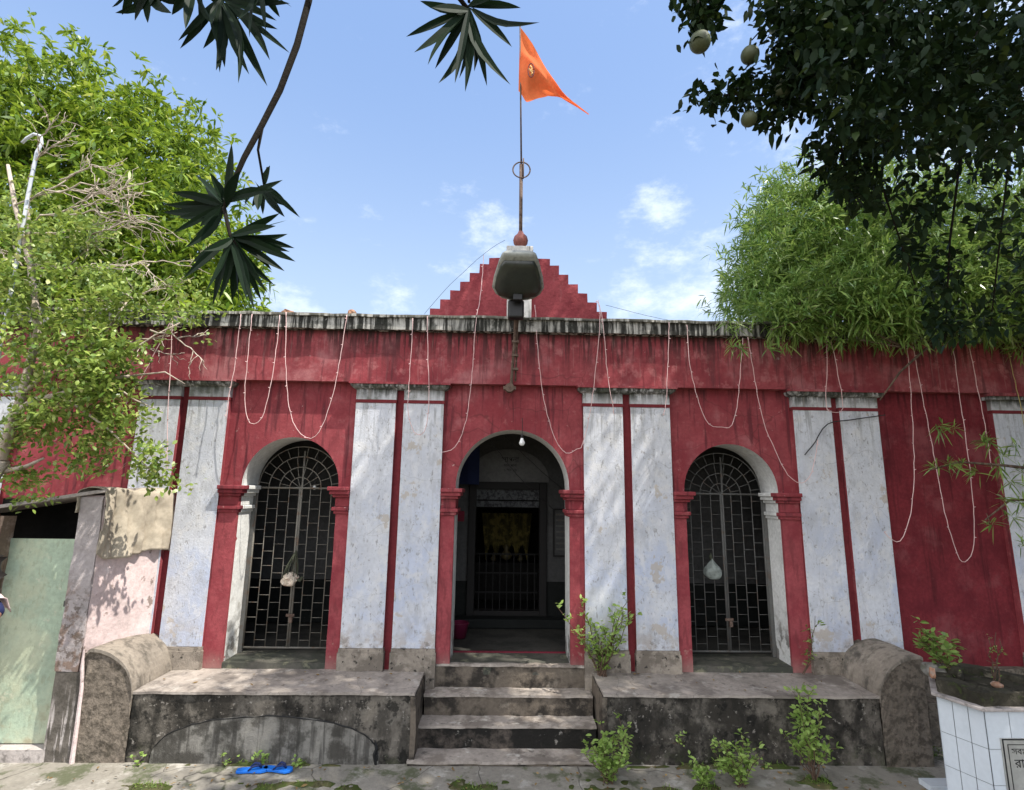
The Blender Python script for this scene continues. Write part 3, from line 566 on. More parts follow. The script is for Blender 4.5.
# ================================================================ PLATFORMS, STEPS
ST, PL, YF = .84, 3.39, -.655
for s in (-1, 1):
    lab = 'blackened masonry bench platform with a cracked arched patch left of the steps' if s < 0 else 'black stained masonry bench platform behind the weeds right of the steps'
    t = thing('masonry_platform', (s*2.1, -.33, 0), lab, 'platform', 'platforms beside the steps')
    X0, X1 = (-PL, -ST-.03) if s < 0 else (ST, PL)
    q = MB(); gridbox(q, X0, X1, YF+.012, -.0, -.02, ZT-.022, .09); wear(q, .008, 4); q.build('front_face', M['mould'], t, smooth=False)
    q = MB(); gridbox(q, X0-.0, X1+.0, YF-.006, .0, ZT-.022, ZT, .07); wear(q, .007, 5); q.build('top_slab', M['concrete_top'], t)
    q = MB(); e = X1 if s < 0 else X0; gridbox(q, e-.035, e+.012, YF-.004, -.02, .02, ZT-.03, .06) if s < 0 else gridbox(q, e-.012, e+.035, YF-.004, -.02, .02, ZT-.03, .06); wear(q, .008, 5); q.build('edge_strip', M['step'], t)
    if s < 0:
        cx, hw, hh = -2.17, 1.0, .36; pts = [(cx-hw, .0)]+[(cx-hw*math.cos(math.pi*i/30), .03+hh*math.sin(math.pi*i/30)**.8) for i in range(31)]+[(cx+hw, .0)]
        q = MB(); q.prism(pts, YF-.004, YF+.05); q.build('arched_patch', M['mould2'], t)
        q = MB(); cr = [(x+random.uniform(-.008, .008), YF-.003, z+random.uniform(-.006, .008)) for x, z in pts[3:-1]]
        q.tube(cr, [.0025+.004*abs(math.sin(i*1.3)) for i in range(len(cr))], 5); q.tube([(cx+hw-.02, YF-.002, .0), (cx+hw-.035, YF-.002, .08), (cx+hw-.02, YF-.002, .13), (cx+hw-.04, YF-.002, .2)], [.012, .02, .016, .004], 5); q.build('crack', M['ink'], t)
    # quarter-round scroll end
    bx = s*PL; ro = .42; zc = ZT-.03
    sec = [(bx, ZT-.02)]+[(bx+s*(ro-ro*math.cos(a)), zc+.385*math.sin(a)) for a in [math.pi/2*i/14 for i in range(15)]]+[(bx+s*(ro+.02), zc+.30), (bx+s*(ro+.02), 0), (bx, 0)]
    # body with worn front, and the smooth cement skin over it
    q = MB(); ys = [YF+(-.0-YF)*i/8 for i in range(9)]
    arc = [(bx+s*(ro-ro*math.cos(math.pi/2*i/14)), zc+.385*math.sin(math.pi/2*i/14)) for i in range(15)]+[(bx+s*(ro+.02), zc+.37)]
    nx = 12
    for yy in (YF,):                         # front face as a fine grid up to the arc
        cols = []
        for i in range(nx+1):
            x = bx+s*(ro+.02)*i/nx; u = min(1, abs(x-bx)/ro); zt = zc+.385*math.sin(math.acos(max(-1, 1-u)))
            cols.append([(x, yy, (zt-.03)*j/14) for j in range(15)])
        base = len(q.v)
        for cc in cols: q.v += cc
        for i in range(nx):
            for j in range(14): a = base+i*15+j; q.f.append((a, a+15, a+16, a+1)); q.m.append(0)
    wear(q, .009, 9); xo = bx+s*(ro+.02); gridbox(q, min(xo-.05, xo), max(xo-.05, xo), YF+.02, 0, 0, zc+.34, .1)
    q.build('end_wall', M['rough'], t)
    q = MB(); th = .028
    for i in range(len(arc)-1):
        (xa, za), (xb, zb2) = arc[i], arc[i+1]
        for j in range(8):
            q.add([(xa, ys[j]-(.014 if j == 0 else 0), za), (xb, ys[j]-(.014 if j == 0 else 0), zb2), (xb, ys[j+1], zb2), (xa, ys[j+1], za)], [(0, 1, 2, 3)])
        q.add([(xa, YF-.014, za), (xb, YF-.014, zb2), (xb, YF-.014, zb2-th), (xa, YF-.014, za-th)], [(3, 2, 1, 0)])
        q.add([(xa, YF-.014, za-th), (xb, YF-.014, zb2-th), (xb, YF+.05, zb2-th), (xa, YF+.05, za-th)], [(0, 1, 2, 3)])
    wear(q, .006, 5); q.build('scroll_end', M['barrel'], t, smooth=True)
stp = thing('entrance_steps', (0, -.35, 0), 'worn dark cement steps rising to the central arched doorway', 'steps')
sx = [(-.915, .80), (-.885, .81), (-.845, .815), (-.80, .80)]
tr = [(-.69, .045), (-.455, .24), (-.235, .43), (-.045, ZF)]
for i, ((a, b), (yf, zt)) in enumerate(zip(sx, tr)):
    zb = 0 if i == 0 else tr[i-1][1]
    yb = (tr[i+1][0]+.0) if i < 3 else .0
    q = MB(); gridbox(q, a+.004, b-.004, yf+.012, 0.0, zb-.01, zt-.022, .07); wear(q, .007, 5); o = q.build('step', M['step_low'] if i == 1 else M['step'], stp)
    q = MB(); gridbox(q, a, b, yf, yb+.02, zt-.022, zt, .06); wear(q, .009, 6); q.build('tread', M['tread'], o)

# ================================================================ SHED AT THE LEFT
sh = thing('shed', (-4.5, -.4, 0), 'lean-to shed with pale green door and thin sloping slab roof', 'shed')
YS = -.655
q = MB(); gridbox(q, -4.115, -3.905, YS, YS+.35, .74, 2.25, .08); gridbox(q, -4.115, -3.905, YS, YS+.35, 2.25, 2.29, .08); wear(q, .012, 6); q.build('pillar', M['pillar'], sh)
q = MB(); gridbox(q, -4.105, -3.84, YS+.004, YS+.35, 0, .74, .1); wear(q, .006, 6); q.build('pillar_foot', M['pillar_low'], sh)
q = MB(); q.tube([(-3.835, YS-.004, .0), (-3.838, YS-.004, .3), (-3.845, YS-.004, .62), (-3.87, YS-.004, .8), (-3.88, YS, 1.0)], [.022, .018, .016, .014, .004], 6); q.build('edge_render', M['pink'], sh)
q = MB(); gridbox(q, 0, 1, 0, 1, 0, 2.30, .1); q.v = [(-4.09+(v[0])*((-3.897+.235*v[1])+4.09), YS+.02+v[1]*(-.004-YS-.02), v[2]) for v in q.v]; wear(q, .006, 5); q.build('side_wall', M['pink'], sh)
q = MB(); q.box(-5.6, -5.45, YS, 0, 0, 2.0); q.build('far_wall', M['pink'], sh)
q = MB(); q.box(-5.45, -4.10, -.012, -.004, 0, 2.25); q.box(-5.45, -4.12, YS+.17, -.012, 0, .1); q.build('inner_shade_sheet', M['in_dark'], sh)  # dark sheet added over the red wall in place of the shed's shade
q = MB(); zl, zr_ = 2.02, 2.335; xl, xr = -5.75, -3.87
q.add([(xl, YS-.05, zl), (xr, YS-.05, zr_), (xr, 0, zr_+.02), (xl, 0, zl+.02), (xl, YS-.05, zl+.032), (xr, YS-.05, zr_+.03), (xr, 0, zr_+.05), (xl, 0, zl+.052)], [(0, 3, 2, 1), (4, 5, 6, 7), (0, 1, 5, 4), (1, 2, 6, 5), (2, 3, 7, 6), (3, 0, 4, 7)])
q.build('roof_slab', M['slab'], sh)
q = MB(); nx = 16
for i in range(nx+1):
    for j in range(29):
        x = -4.92+.83*i/nx; z = .115+1.775*j/28
        q.v.append((x, YS+.10+.006*mnoise.noise(Vector((x*5, 0, z*5))), z))
for i in range(nx):
    for j in range(28): a = i*29+j; q.f.append((a, a+29, a+30, a+1)); q.m.append(0)
q.box(-4.92, -4.09, YS+.11, YS+.13, .115, 1.888)
d = q.build('door', M['green_door'], sh)
q = MB(); q.box(-4.165, -4.10, YS+.055, YS+.085, 1.30, 1.33); q.tube([(-4.15, YS+.05, 1.29), (-4.15, YS+.05, 1.34)], .012, 6); q.build('bolt', M['iron_dark'], d)
q = MB(); gridbox(q, -5.02, -4.79, YS-.02, YS+.12, 0, 2.10, .1); wear(q, .012, 5); q.build('jamb_post', M['wood'], sh)
q = MB(); gridbox(q, -5.0, -4.10, YS+.0, YS+.16, 0, .105, .1); wear(q, .006, 5); q.build('sill', M['slab'], sh)

# towel over the shed's side wall
tw = MB(); nu, nv = 34, 44
for i in range(nu+1):
    u = i/nu
    for j in range(nv+1):
        v = j/nv; y = -.70+.70*u+.012*math.sin(v*5+u*3)
        xf = -3.885+.235*max(0, (y+.635)/.635)              # face of the skewed side wall
        hang_f = .60+.05*math.sin(u*5+1)+.05*u-.06*(u < .12)*(.12-u)*8; hang_b = .22; tp = .20; tot = hang_b+tp+hang_f; dd = v*tot
        zt = 2.335+.015*math.sin(u*9)+.02*(1-u)
        if dd < hang_b: x, z = xf-.24, zt-(hang_b-dd)
        elif dd < hang_b+tp: q_ = (dd-hang_b)/tp; x, z = xf-.24+.265*q_, zt+.03*math.sin(math.pi*q_)+.008*math.sin(u*21)
        else:
            e = dd-hang_b-tp; x, z = xf+.025+.05*e+(.024*math.sin(u*13+e*5)+.016*math.sin(u*29-3*e)+.008*math.sin(u*51+9*e))*min(1, e*5), zt-e
        c3 = mnoise.noise_vector(Vector((u*7, v*8, 1)))*.016+mnoise.noise_vector(Vector((u*17, v*19, 1)))*.007
        tw.v.append((x+c3.x, y, z+c3.z))
for i in range(nu):
    for j in range(nv): a = i*(nv+1)+j; tw.f.append((a, a+nv+1, a+nv+2, a+1)); tw.m.append(0)
o = tw.build('towel', M['cloth_towel'], smooth=True); k = o.modifiers.new('thick', 'SOLIDIFY'); k.thickness = .006
tag(o, 'cream cotton cloth draped over the top of the shed side wall', 'towel')

# ================================================================ FLAGPOLE, FLAG
fp = thing('flagpole', (.06, .17, 5.29), 'thin flagpole with maroon ball and ring above the gable', 'flagpole')
pb = Vector((.062, .17, 5.29)); zt_ = 8.5
q = MB(); q.tube([pb, (.058, .17, 6.45)], .022, 8); q.tube([(.06, .17, 6.4), (.02, .17, 8.52)], [.012, .009], 6); q.build('pole', M['rust'], fp, smooth=True)
q = MB(); q.lathe([(0, 0), (.05, .0), (.045, .03), (.03, .045), (.06, .06), (.085, .095), (.092, .135), (.08, .18), (.05, .21), (.035, .23), (.03, .25), (0, .26)], (.062, .17, 5.285), 20); q.build('finial', M['ball'], fp, smooth=True)
q = MB(); q.tube([(.062+.108*math.cos(a), .15, 6.36+.108*math.sin(a)) for a in [2*math.pi*i/24 for i in range(25)]], .009, 6); q.tube([(.085, .15, 6.24), (.085, .15, 6.52)], .009, 6); q.build('ring', M['rust'], fp, smooth=True)
fl_ = MB(); nu, nv = 26, 18
P0 = at(520, 27, .17); P1 = at(518.5, 91, .17); PT = at(589, 114, .05)
topc = [P0, at(533, 42, .14), at(548, 68, .12), at(562, 92, .1), at(572, 102, .08), PT]
botc = [P1, at(527, 97, .08), at(543, 98, .20), at(556, 96, .12), at(567, 101, .07), PT+Vector((-.004, 0, -.012))]
def along(c, t):
    t *= len(c)-1; i = min(int(t), len(c)-2); return c[i].lerp(c[i+1], t-i)
for i in range(nu+1):
    u = i/nu
    for j in range(nv+1):
        v = j/nv; p = along(topc, u).lerp(along(botc, u), v)
        fold = math.sin(v*7.5+u*5)*.085*(1-u)*min(1, u*6)+math.sin(v*16-u*9)*.03*(1-u)*min(1, u*6)
        p = p+Vector((.012*math.sin(v*13)*min(1, u*5)*(1-u), fold, .012*math.sin(u*23)*(v > .9)*(1-u)))
        fl_.v.append(tuple(p))
for i in range(nu):
    for j in range(nv): a = i*(nv+1)+j; fl_.f.append((a, a+nv+1, a+nv+2, a+1)); fl_.m.append(0)
ORG['flagtmp'] = P1
flag = fl_.build('flag', M['orange'], smooth=True); tag(flag, 'tattered orange triangular flag flying from the thin pole top', 'flag')
q = MB(); ec = at(531, 71, .02); e2 = lambda a, b: ec+Vector((a, -.01, b))
q.tube([e2(.07*math.cos(t)*.55, .10*math.sin(t)) for t in [2*math.pi*i/18 for i in range(19)]], .006, 5, 1)
q.tube([e2(-.01, .07), e2(.015, .03), e2(-.012, 0), e2(.018, -.03), e2(0, -.07)], .009, 5, 0); q.tube([e2(-.03, .02), e2(.03, -.01)], .007, 5, 0); q.tube([e2(.01, -.05), e2(.03, -.08)], .006, 5, 1)
q.build('emblem', [M['emblem'], M['emblem_dark']], flag, smooth=True)

# ================================================================ STREET LAMP ON THE FRIEZE
lp = thing('street_lamp', (-.02, -.12, 3.56), 'grey street lamp head on a rusty bracket above the central arch', 'street lamp')
q = MB(); q.tube([(-.035, -.135, 3.50), (-.03, -.16, 3.62), (-.005, -.30, 4.0), (.0, -.42, 4.25)], .017, 8); q.tube([(.012, -.12, 3.60), (.02, -.22, 3.9), (.022, -.38, 4.22)], .011, 7)
for z, y in ((3.72, -.185), (3.86, -.24), (4.0, -.29)): q.box(-.035, .04, y-.03, y+.02, z-.012, z+.012)
q.build('bracket', M['rust'], lp, smooth=False)
q = MB(); q.lathe([(0, -.05), (.05, -.05), (.055, 0), (.04, .02), (0, .02)], (-.05, -.115, 3.52), 12, axis='y'); q.box(-.12, .02, -.16, -.10, 3.50, 3.535); q.build('clamp', M['rust'], lp)
q = MB(); q.box(-.085, .085, -.53, -.42, 4.20, 4.40); q.build('neck_box', M['black'], lp, bevel=.02)
ax = Vector((0, -.80, .60)).normalized(); nrm = Vector((0, -.60, -.80)).normalized(); ctr = Vector((.015, -.52, 4.42))   # lamp leans out and up, bowl faces down and out
def lampsec(t, w, h, n=16, flat=0):
    c = ctr+ax*t; out_ = []
    for i in range(n): a = 2*math.pi*i/n; ca, sa = math.cos(a), math.sin(a); out_.append(c+Vector((1, 0, 0))*w*math.copysign(abs(ca)**.6, ca)+nrm*h*math.copysign(abs(sa)**.6, sa)*(1 if sa < 0 else flat))
    return out_
secs = [(-.02, .10, .05), (.0, .17, .09), (.05, .235, .13), (.13, .272, .15), (.26, .252, .15), (.40, .212, .13), (.49, .18, .10), (.52, .155, .06)]
q = MB(); n = 16
for (t, wd, h) in secs: q.v += [tuple(x) for x in lampsec(t, wd, h, n, .22)]
for i in range(len(secs)-1):
    for j in range(n): q.f.append((i*n+j, i*n+(j+1) % n, (i+1)*n+(j+1) % n, (i+1)*n+j)); q.m.append(0)
q.f += [tuple(range(n)), tuple(range((len(secs)-1)*n, len(secs)*n))]; q.m += [0, 0]
q.build('housing', M['lampshell'], lp, smooth=True)
q = MB(); s2 = [(.012, .12, .03), (.05, .21, .045), (.13, .25, .06), (.26, .23, .065), (.39, .19, .05), (.45, .155, .03)]
for (t, wd, h) in s2: q.v += [tuple(x+nrm*.012) for x in lampsec(t, wd, .01, n, h/.01)]
for i in range(len(s2)-1):
    for j in range(n): q.f.append((i*n+j, i*n+(j+1) % n, (i+1)*n+(j+1) % n, (i+1)*n+j)); q.m.append(0)
q.f += [tuple(range(n)), tuple(range((len(s2)-1)*n, len(s2)*n))]; q.m += [0, 0]
q.build('bowl', M['lampglass'], lp, smooth=True)
q = MB(); c = ctr+ax*.05+nrm*.07; q.box(c.x-.05, c.x+.05, c.y-.03, c.y+.03, c.z-.035, c.z+.035); q.build('catch', M['black'], lp, bevel=.008)

# ================================================================ BULBS, WIRES
def bulb(p, zt, label, r=.032):
    p = Vector(p); t = thing('hanging_bulb', p, label, 'light bulb')
    q = MB(); q.lathe([(0, -r), (r*.6, -r*.85), (r, -.2*r), (r*.95, .3*r), (r*.6, 1.1*r), (r*.45, 1.7*r), (0, 1.7*r)], p, 16); q.build('globe', M['bulbwhite'], t, smooth=True)
    q = MB(); q.lathe([(0, 1.7*r), (r*.5, 1.7*r), (r*.5, 2.7*r), (r*.25, 3*r), (0, 3*r)], p, 12); q.build('socket', M['black'], t, smooth=True)
    q = MB(); q.tube([p+Vector((0, 0, 2.9*r)), p+Vector((.003, .01, (zt-p.z)*.6)), (p.x, p.y+.02, zt)], .004, 5); q.build('cord', M['wire_black'], t)
bulb(at(522, 443, -.07), 3.2, 'white light bulb hanging at the top of the central arch')
bulb(at(314.5, 488, .42), 2.88, 'small white bulb behind the left gate of crossed bars', .022)
def string(px, Y, label, mt='wire_pink', r=.0038, sag=True, group='pale light strings hung from the cornice', bulbs=True, name='light_string', cat='string light'):
    pts = []; ctrl = [at(*p, Y if len(p) == 2 else p[2]) if False else at(p[0], p[1], Y if len(p) == 2 else p[2]) for p in px]
    n = len(ctrl)
    for i in range(n-1):
        p0, p1, p2, p3 = ctrl[max(i-1, 0)], ctrl[i], ctrl[i+1], ctrl[min(i+2, n-1)]
        k = max(3, int((p2-p1).length/.07))
        for j in range(k):
            t = j/k; pts.append(.5*((2*p1)+(p2-p0)*t+(2*p0-5*p1+4*p2-p3)*t*t+(3*p1-p0-3*p2+p3)*t**3))
    pts.append(ctrl[-1]); pts = [p+Vector((random.uniform(-1, 1)*.004, random.uniform(-1, 1)*.004, 0)) for p in pts]
    q = MB(); q.tube(pts, r, 5)
    if bulbs:
        for p in pts[3::4]:
            d = Vector((random.choice((-1, 1))*.018, -.006, random.uniform(-.01, .012))); q.tube([p, p+d], [.006, .003], 4)
    o = q.build(name, M[mt], smooth=True); tag(o, label, cat, group)
YC = -.232
string([(172, 318), (150, 362), (127, 403), (118, 425)], YC, 'slanting light string running down from the cornice into the small leaved tree')
string([(173, 318), (170, 370), (168, 420), (167, 470)], YC, 'straight light string hanging over the far left white pilaster behind the leaves')
string([(241, 314), (234, 370), (228, 400), (226, 420)], YC, 'short light string ending at the far left pilaster pair beside the left arch bay')
string([(252, 314), (246, 375), (245, 405), (250, 423), (262, 418), (270, 388), (276, 350), (280, 315)], YC, 'narrow U of light string above the left shoulder of the left arch')
string([(286, 312), (286, 370), (290, 412), (301, 434), (316, 436), (330, 405), (339, 365), (347, 315)], YC, 'flat bottomed loop of light string just above the left arch apex')
string([(413, 318), (410, 370), (408, 410), (414, 432), (424, 432), (429, 405), (428, 360), (427, 316)], YC, 'light string hanging across the white pilasters between left and central arches')
string([(484, 255, .1), (480, 300, -.1), (476, 322), (471, 385), (465, 425), (455, 447), (443, 452)], YC, 'long light string falling from the gable to the left side of the central arch')
string([(535, 305, -.1), (538, 350), (544, 400), (555, 438), (566, 453), (577, 449), (583, 443), (592, 400), (600, 320), (597, 300, .1)], YC, 'deep loop of light string at the upper right of the central arch')
string([(598, 300, .1), (603, 322), (607, 370), (612, 402), (614, 415)], YC, 'light string falling from the gable corner onto the pilaster right of the central arch')
string([(669, 322), (668, 360), (666, 402), (663, 415)], YC, 'short light string over the pilaster between central and right arches')
string([(687, 325), (690, 365), (699, 403), (709, 424), (722, 427), (732, 425), (738, 398), (743, 338)], YC, 'shallow loop of light string above the right arch apex')
string([(748, 337), (754, 375), (763, 420), (775, 450), (788, 475), (802, 483), (812, 472), (818, 440)], YC, 'long drooping light string passing right of the right arch onto the pilasters')
string([(827, 340), (827, 372), (826, 405), (832, 412), (843, 408), (838, 375), (831, 340)], YC, 'tight light string loop over the far right pilaster capital')
string([(906, 340), (910, 380), (913, 430), (914, 482), (909, 520), (900, 541), (890, 538), (884, 532)], YC, 'light string with curled end beside the far right pilasters on the dark red wall')
string([(912, 340), (923, 400), (935, 460), (945, 512), (957, 553), (965, 562), (973, 550), (974, 520), (970, 470), (963, 420), (953, 345)], YC, 'longest loop of light string, hanging low on the dark red wall')
string([(969, 345), (977, 385), (985, 425), (992, 470)], YC, 'single light string at the right end of the dark red wall', 'wire_pink')
string([(1000, 312), (1008, 350), (1018, 395), (1028, 440)], YC, 'yellowed light string at the far right beside the end pilaster', 'wire_yellow')
string([(805, 455), (815, 442), (828, 424), (850, 420), (885, 415)], -.09, 'black cable kinked across the far right pilaster pair', 'wire_black', .006, group=None, bulbs=False, name='cable', cat='cable')
string([(424, 314, .1), (450, 285, .1), (485, 253, .1), (505, 240, .1)], .1, 'thin wire climbing beside the left stair of the gable', 'wire_black', .0022, group=None, bulbs=False, name='wire', cat='wire')
string([(606, 305, .1), (640, 314, .1), (672, 321, -.1)], .1, 'thin wire from the right end of the gable to the cornice', 'wire_black', .0022, group=None, bulbs=False, name='wire', cat='wire')
string([(490, 440, .5), (520, 478, .9), (556, 512, 1.4)], .5, 'thin dark wire slanting across the central arch to the notice board', 'wire_black', .004, group=None, bulbs=False, name='wire', cat='wire')
string([(505, 436, .42), (540, 470, .9), (566, 492, 1.3)], .5, 'thin dark wire crossing the upper right of the central arch', 'wire_black', .004, group=None, bulbs=False, name='wire', cat='wire')

# ================================================================ BRICK BITS ON THE CORNICE
def lump(name, c, s, mt, label, cat, group=None, seed=0, n=3):
    b = bmesh.new(); bmesh.ops.create_icosphere(b, subdivisions=n, radius=1)
    for v in b.verts:
        d = v.co.normalized(); m_ = max(abs(d.x), abs(d.y), abs(d.z)); v.co = d/m_**.6
        v.co += mnoise.noise_vector(v.co*1.3+Vector((seed, 0, 0)))*.28
        v.co = Vector((v.co.x*s[0], v.co.y*s[1], v.co.z*s[2]))
    me = bpy.data.meshes.new(name); b.to_mesh(me); b.free(); me.materials.append(M[mt])
    o = bpy.data.objects.new(name, me); o.location = c; o.rotation_euler.z = seed; COL.objects.link(o); return tag(o, label, cat, group)
c = at(288, 312, -.1); lump('brick_fragment', (c.x, -.1, 4.345), (.06, .05, .03), 'brick', 'pale flat brick fragment on the cornice above the left arch', 'brick', 'brick bits on the cornice', 1)
c = at(352, 312, -.1); lump('brick_fragment', (c.x, -.1, 4.35), (.065, .045, .035), 'brick', 'reddish brick fragment on the cornice nearer the gable', 'brick', 'brick bits on the cornice', 2)

# ================================================================ VERANDA THINGS
def text(name, body, size, loc, mt, parent=None, rot=(R(90), 0, 0), ex=.001, left=False):
    c = bpy.data.curves.new(name, 'FONT'); c.body = body; c.size = size; c.extrude = ex; c.align_x = 'LEFT' if left else 'CENTER'
    o = bpy.data.objects.new(name, c); COL.objects.link(o); c.materials.append(M[mt])
    o.rotation_euler = rot; o.location = Vector(loc)-(ORG[parent.name] if parent is not None else Vector((0, 0, 0)))
    if parent is not None: o.parent = parent
    dg = bpy.context.evaluated_depsgraph_get(); me = bpy.data.meshes.new_from_object(o.evaluated_get(dg)); m2 = bpy.data.objects.new(name, me); COL.objects.link(m2); m2.parent = o.parent; m2.location = o.location; m2.rotation_euler = o.rotation_euler
    if not me.materials: me.materials.append(M[mt])
    bpy.data.objects.remove(o); m2.name = name; return m2
ly = YB-.04
for i, (bd, s, z) in enumerate((('\u09b8\u09be\u09a7\u09a8\u09be', .10, 2.80), ('\u09ae\u09be\u09a8 \u09aa\u09be\u09b2', .05, 2.735), ('\u09e7 \u09b8\u09a8 \u09e7\u09e9', .05, 2.67))): text('lettering', bd, s, (.0, ly, z), 'ink', temple)
def notice(x0, x1, z0, z1, label):
    t = thing('notice_board', ((x0+x1)/2, YB-.02, z0), label, 'notice')
    q = MB(); q.box(x0, x1, YB-.02, YB-.004, z0, z1); q.build('sheet', M['in_white'], t)
    q = MB(); w_ = .02
    q.box(x0-w_, x0, YB-.035, YB-.004, z0-w_, z1+w_); q.box(x1, x1+w_, YB-.035, YB-.004, z0-w_, z1+w_); q.box(x0, x1, YB-.035, YB-.004, z1, z1+w_); q.box(x0, x1, YB-.035, YB-.004, z0-w_, z0); q.build('frame', M['doorframe'], t)
    q = MB()
    for i in range(7): zz = z1-.06-(z1-z0-.1)*i/6.5; q.box(x0+.02, x1-.02-.05*(i % 3), YB-.026, YB-.021, zz-.012, zz+.012)
    q.build('text_rows', M['iron_dark'], t)
notice(.62, .92, 1.55, 2.15, 'framed notice on the veranda wall right of the inner doorway')
q = MB(); nn = 10
for i in range(nn+1):
    for j in range(9): q.v.append((-1.0+.58*i/nn, 1.30+.03*math.sin(i*1.4), 3.10-.62*j/8))
for i in range(nn):
    for j in range(8): a = i*9+j; q.f.append((a, a+9, a+10, a+1)); q.m.append(0 if i > 4 else 1)
tag(q.build('cloth_banner', [M['bluecloth'], M['redcloth']], smooth=True), 'dark blue and red cloth hung inside the central arch at upper left', 'banner')
q = MB(); q.box(-.80, -.62, YB-.03, YB-.005, 1.98, 2.12); tag(q.build('wall_box', M['redcloth'], bevel=.008), 'small dark red box on the veranda wall left of the inner doorway', 'box')
t = thing('bucket', (-.60, .95, ZF), 'maroon plastic bucket on the veranda floor inside the central arch', 'bucket')
q = MB(); q.lathe([(0, .005), (.08, .005), (.115, .17), (.12, .175), (.105, .175), (.07, .02), (0, .02)], (-.60, .95, ZF), 20); q.build('body', M['bucket'], t, smooth=True)
q = MB(); q.tube([(-.60+.115*math.cos(a), .95, ZF+.17-.05*math.sin(a)) for a in [math.pi*i/12 for i in range(13)]], .005, 5); q.build('handle', M['iron'], t)

# bundles tied to the gates
t = thing('hanging_bundle', (-2.40, .25, 1.42), 'crumpled pale paper bundle in a dark net tied to the left gate', 'bundle')
b_ = bmesh.new(); bmesh.ops.create_icosphere(b_, subdivisions=4, radius=.085)
for v in b_.verts: v.co += mnoise.noise_vector(v.co*16)*.028+mnoise.noise_vector(v.co*40)*.010; v.co.z *= .8
me = bpy.data.meshes.new('paper_ball'); b_.to_mesh(me); b_.free(); me.materials.append(M['paperbag']); o = bpy.data.objects.new('paper_ball', me); COL.objects.link(o); o.parent = t; o.location = (-.015, -.03, -.0)
q = MB(); top = Vector((-2.385, .27, 1.72))
for i in range(7): a = 2*math.pi*i/7; q.tube([top, (-2.40+.06*math.cos(a), .24+.045*math.sin(a), 1.56), (-2.41+.08*math.cos(a), .22+.06*math.sin(a), 1.44)], .006, 4)
q.tube([(-2.36, .22, 1.42), (-2.29, .2, 1.41), (-2.27, .2, 1.45)], [.02, .014, .018], 6); q.build('net', M['net'], t)
t = thing('hanging_bag', (2.25, .24, 1.55), 'knotted grey green plastic bag tied to the right gate', 'bag')
b_ = bmesh.new(); bmesh.ops.create_icosphere(b_, subdivisions=4, radius=.085)
for v in b_.verts:
    v.co += mnoise.noise_vector(v.co*14)*.02; v.co.x *= 1.1
    if v.co.z > .02: v.co.x *= max(.15, 1-(v.co.z-.02)*10); v.co.y *= max(.15, 1-(v.co.z-.02)*10); v.co.z *= 1.5
me = bpy.data.meshes.new('pouch'); b_.to_mesh(me); b_.free(); me.materials.append(M['greybag']); o = bpy.data.objects.new('pouch', me); COL.objects.link(o); o.parent = t
q = MB(); q.tube([(2.25, .24, 1.66), (2.25, .27, 1.70), (2.26, .29, 1.74)], [.012, .02, .005], 6); q.build('knot', M['net'], t)

# ================================================================ SANDALS
def sandal(x, y, rz, label):
    t = thing('sandal', (x, y, .012), label, 'sandal', 'blue rubber sandals on the path')
    out_ = [(-.125, -.028), (-.128, .022), (-.09, .036), (-.03, .033), (.03, .038), (.08, .050), (.115, .040), (.132, .008), (.122, -.028), (.085, -.047), (.03, -.040), (-.03, -.033), (-.09, -.036)]
    q = MB(); q.v = []; org = Vector((x, y, .012)); rot = Matrix.Rotation(rz, 3, 'Z'); tr_ = lambda p: org+rot@Vector(p)
    k = len(out_); q.add([tr_((a, b, 0)) for a, b in out_]+[tr_((a, b, .022)) for a, b in out_], [tuple(range(k))[::-1], tuple(range(k, 2*k))]+[(i, (i+1) % k, (i+1) % k+k, i+k) for i in range(k)]); q.build('sole', M['blue'], t, bevel=.004)
    q = MB()
    for s in (-1, 1): q.tube([tr_((.075, 0, .024)), tr_((.055, s*.014, .052)), tr_((.01, s*.035, .05)), tr_((-.025, s*.036, .022))], [.006, .009, .009, .006], 6)
    q.build('strap', M['dblue'], t, smooth=True)
sandal(-2.21, -.80, R(6), 'blue rubber sandal lying nearer the shed')
sandal(-2.00, -.785, R(-8), 'blue rubber sandal lying nearer the steps')

# ================================================================ TILED PLANTER
YP = -1.75
pl = thing('tiled_planter', (3.76, -1.45, 0), 'white tiled planter with inscribed plaque and mossy rim', 'planter')
ht = .88; nearL = Vector((3.41, YP)); farL = Vector((3.305, -1.46)); nearR = Vector((4.11, YP)); farR = Vector((4.215, -1.46)); bkL = Vector((3.62, -1.05)); bkR = Vector((3.90, -1.05))
ring = [nearL, nearR, farR, bkR, bkL, farL]
def off(ring, d):
    c = sum(ring, Vector((0, 0)))/len(ring); return [p+(p-c).normalized()*d for p in ring]
q = MB(); q.prism([tuple(p) for p in off(ring, -.006)], 0, ht-.002, ax='z'); body = q.build('body', M['grout'], pl)
def tiles(a, b, nx_, z0s, mi=0):
    q = MB(); d = (b-a); nr = Vector((d.y, -d.x)).normalized(); g = .004/d.length
    for i in range(nx_):
        for (z0, z1) in z0s:
            p = a+d*(i/nx_+g*.7); r_ = a+d*((i+1)/nx_-g*.7)
            q.add([(p.x, p.y, z0), (r_.x, r_.y, z0), (r_.x, r_.y, z1), (p.x, p.y, z1)]+[(p.x+nr.x*.005, p.y+nr.y*.005, z0), (r_.x+nr.x*.005, r_.y+nr.y*.005, z0), (r_.x+nr.x*.005, r_.y+nr.y*.005, z1), (p.x+nr.x*.005, p.y+nr.y*.005, z1)], [(4, 5, 6, 7), (0, 4, 7, 3), (1, 2, 6, 5), (3, 7, 6, 2), (0, 1, 5, 4)])
    q.build('tiles', M['tile'], pl)
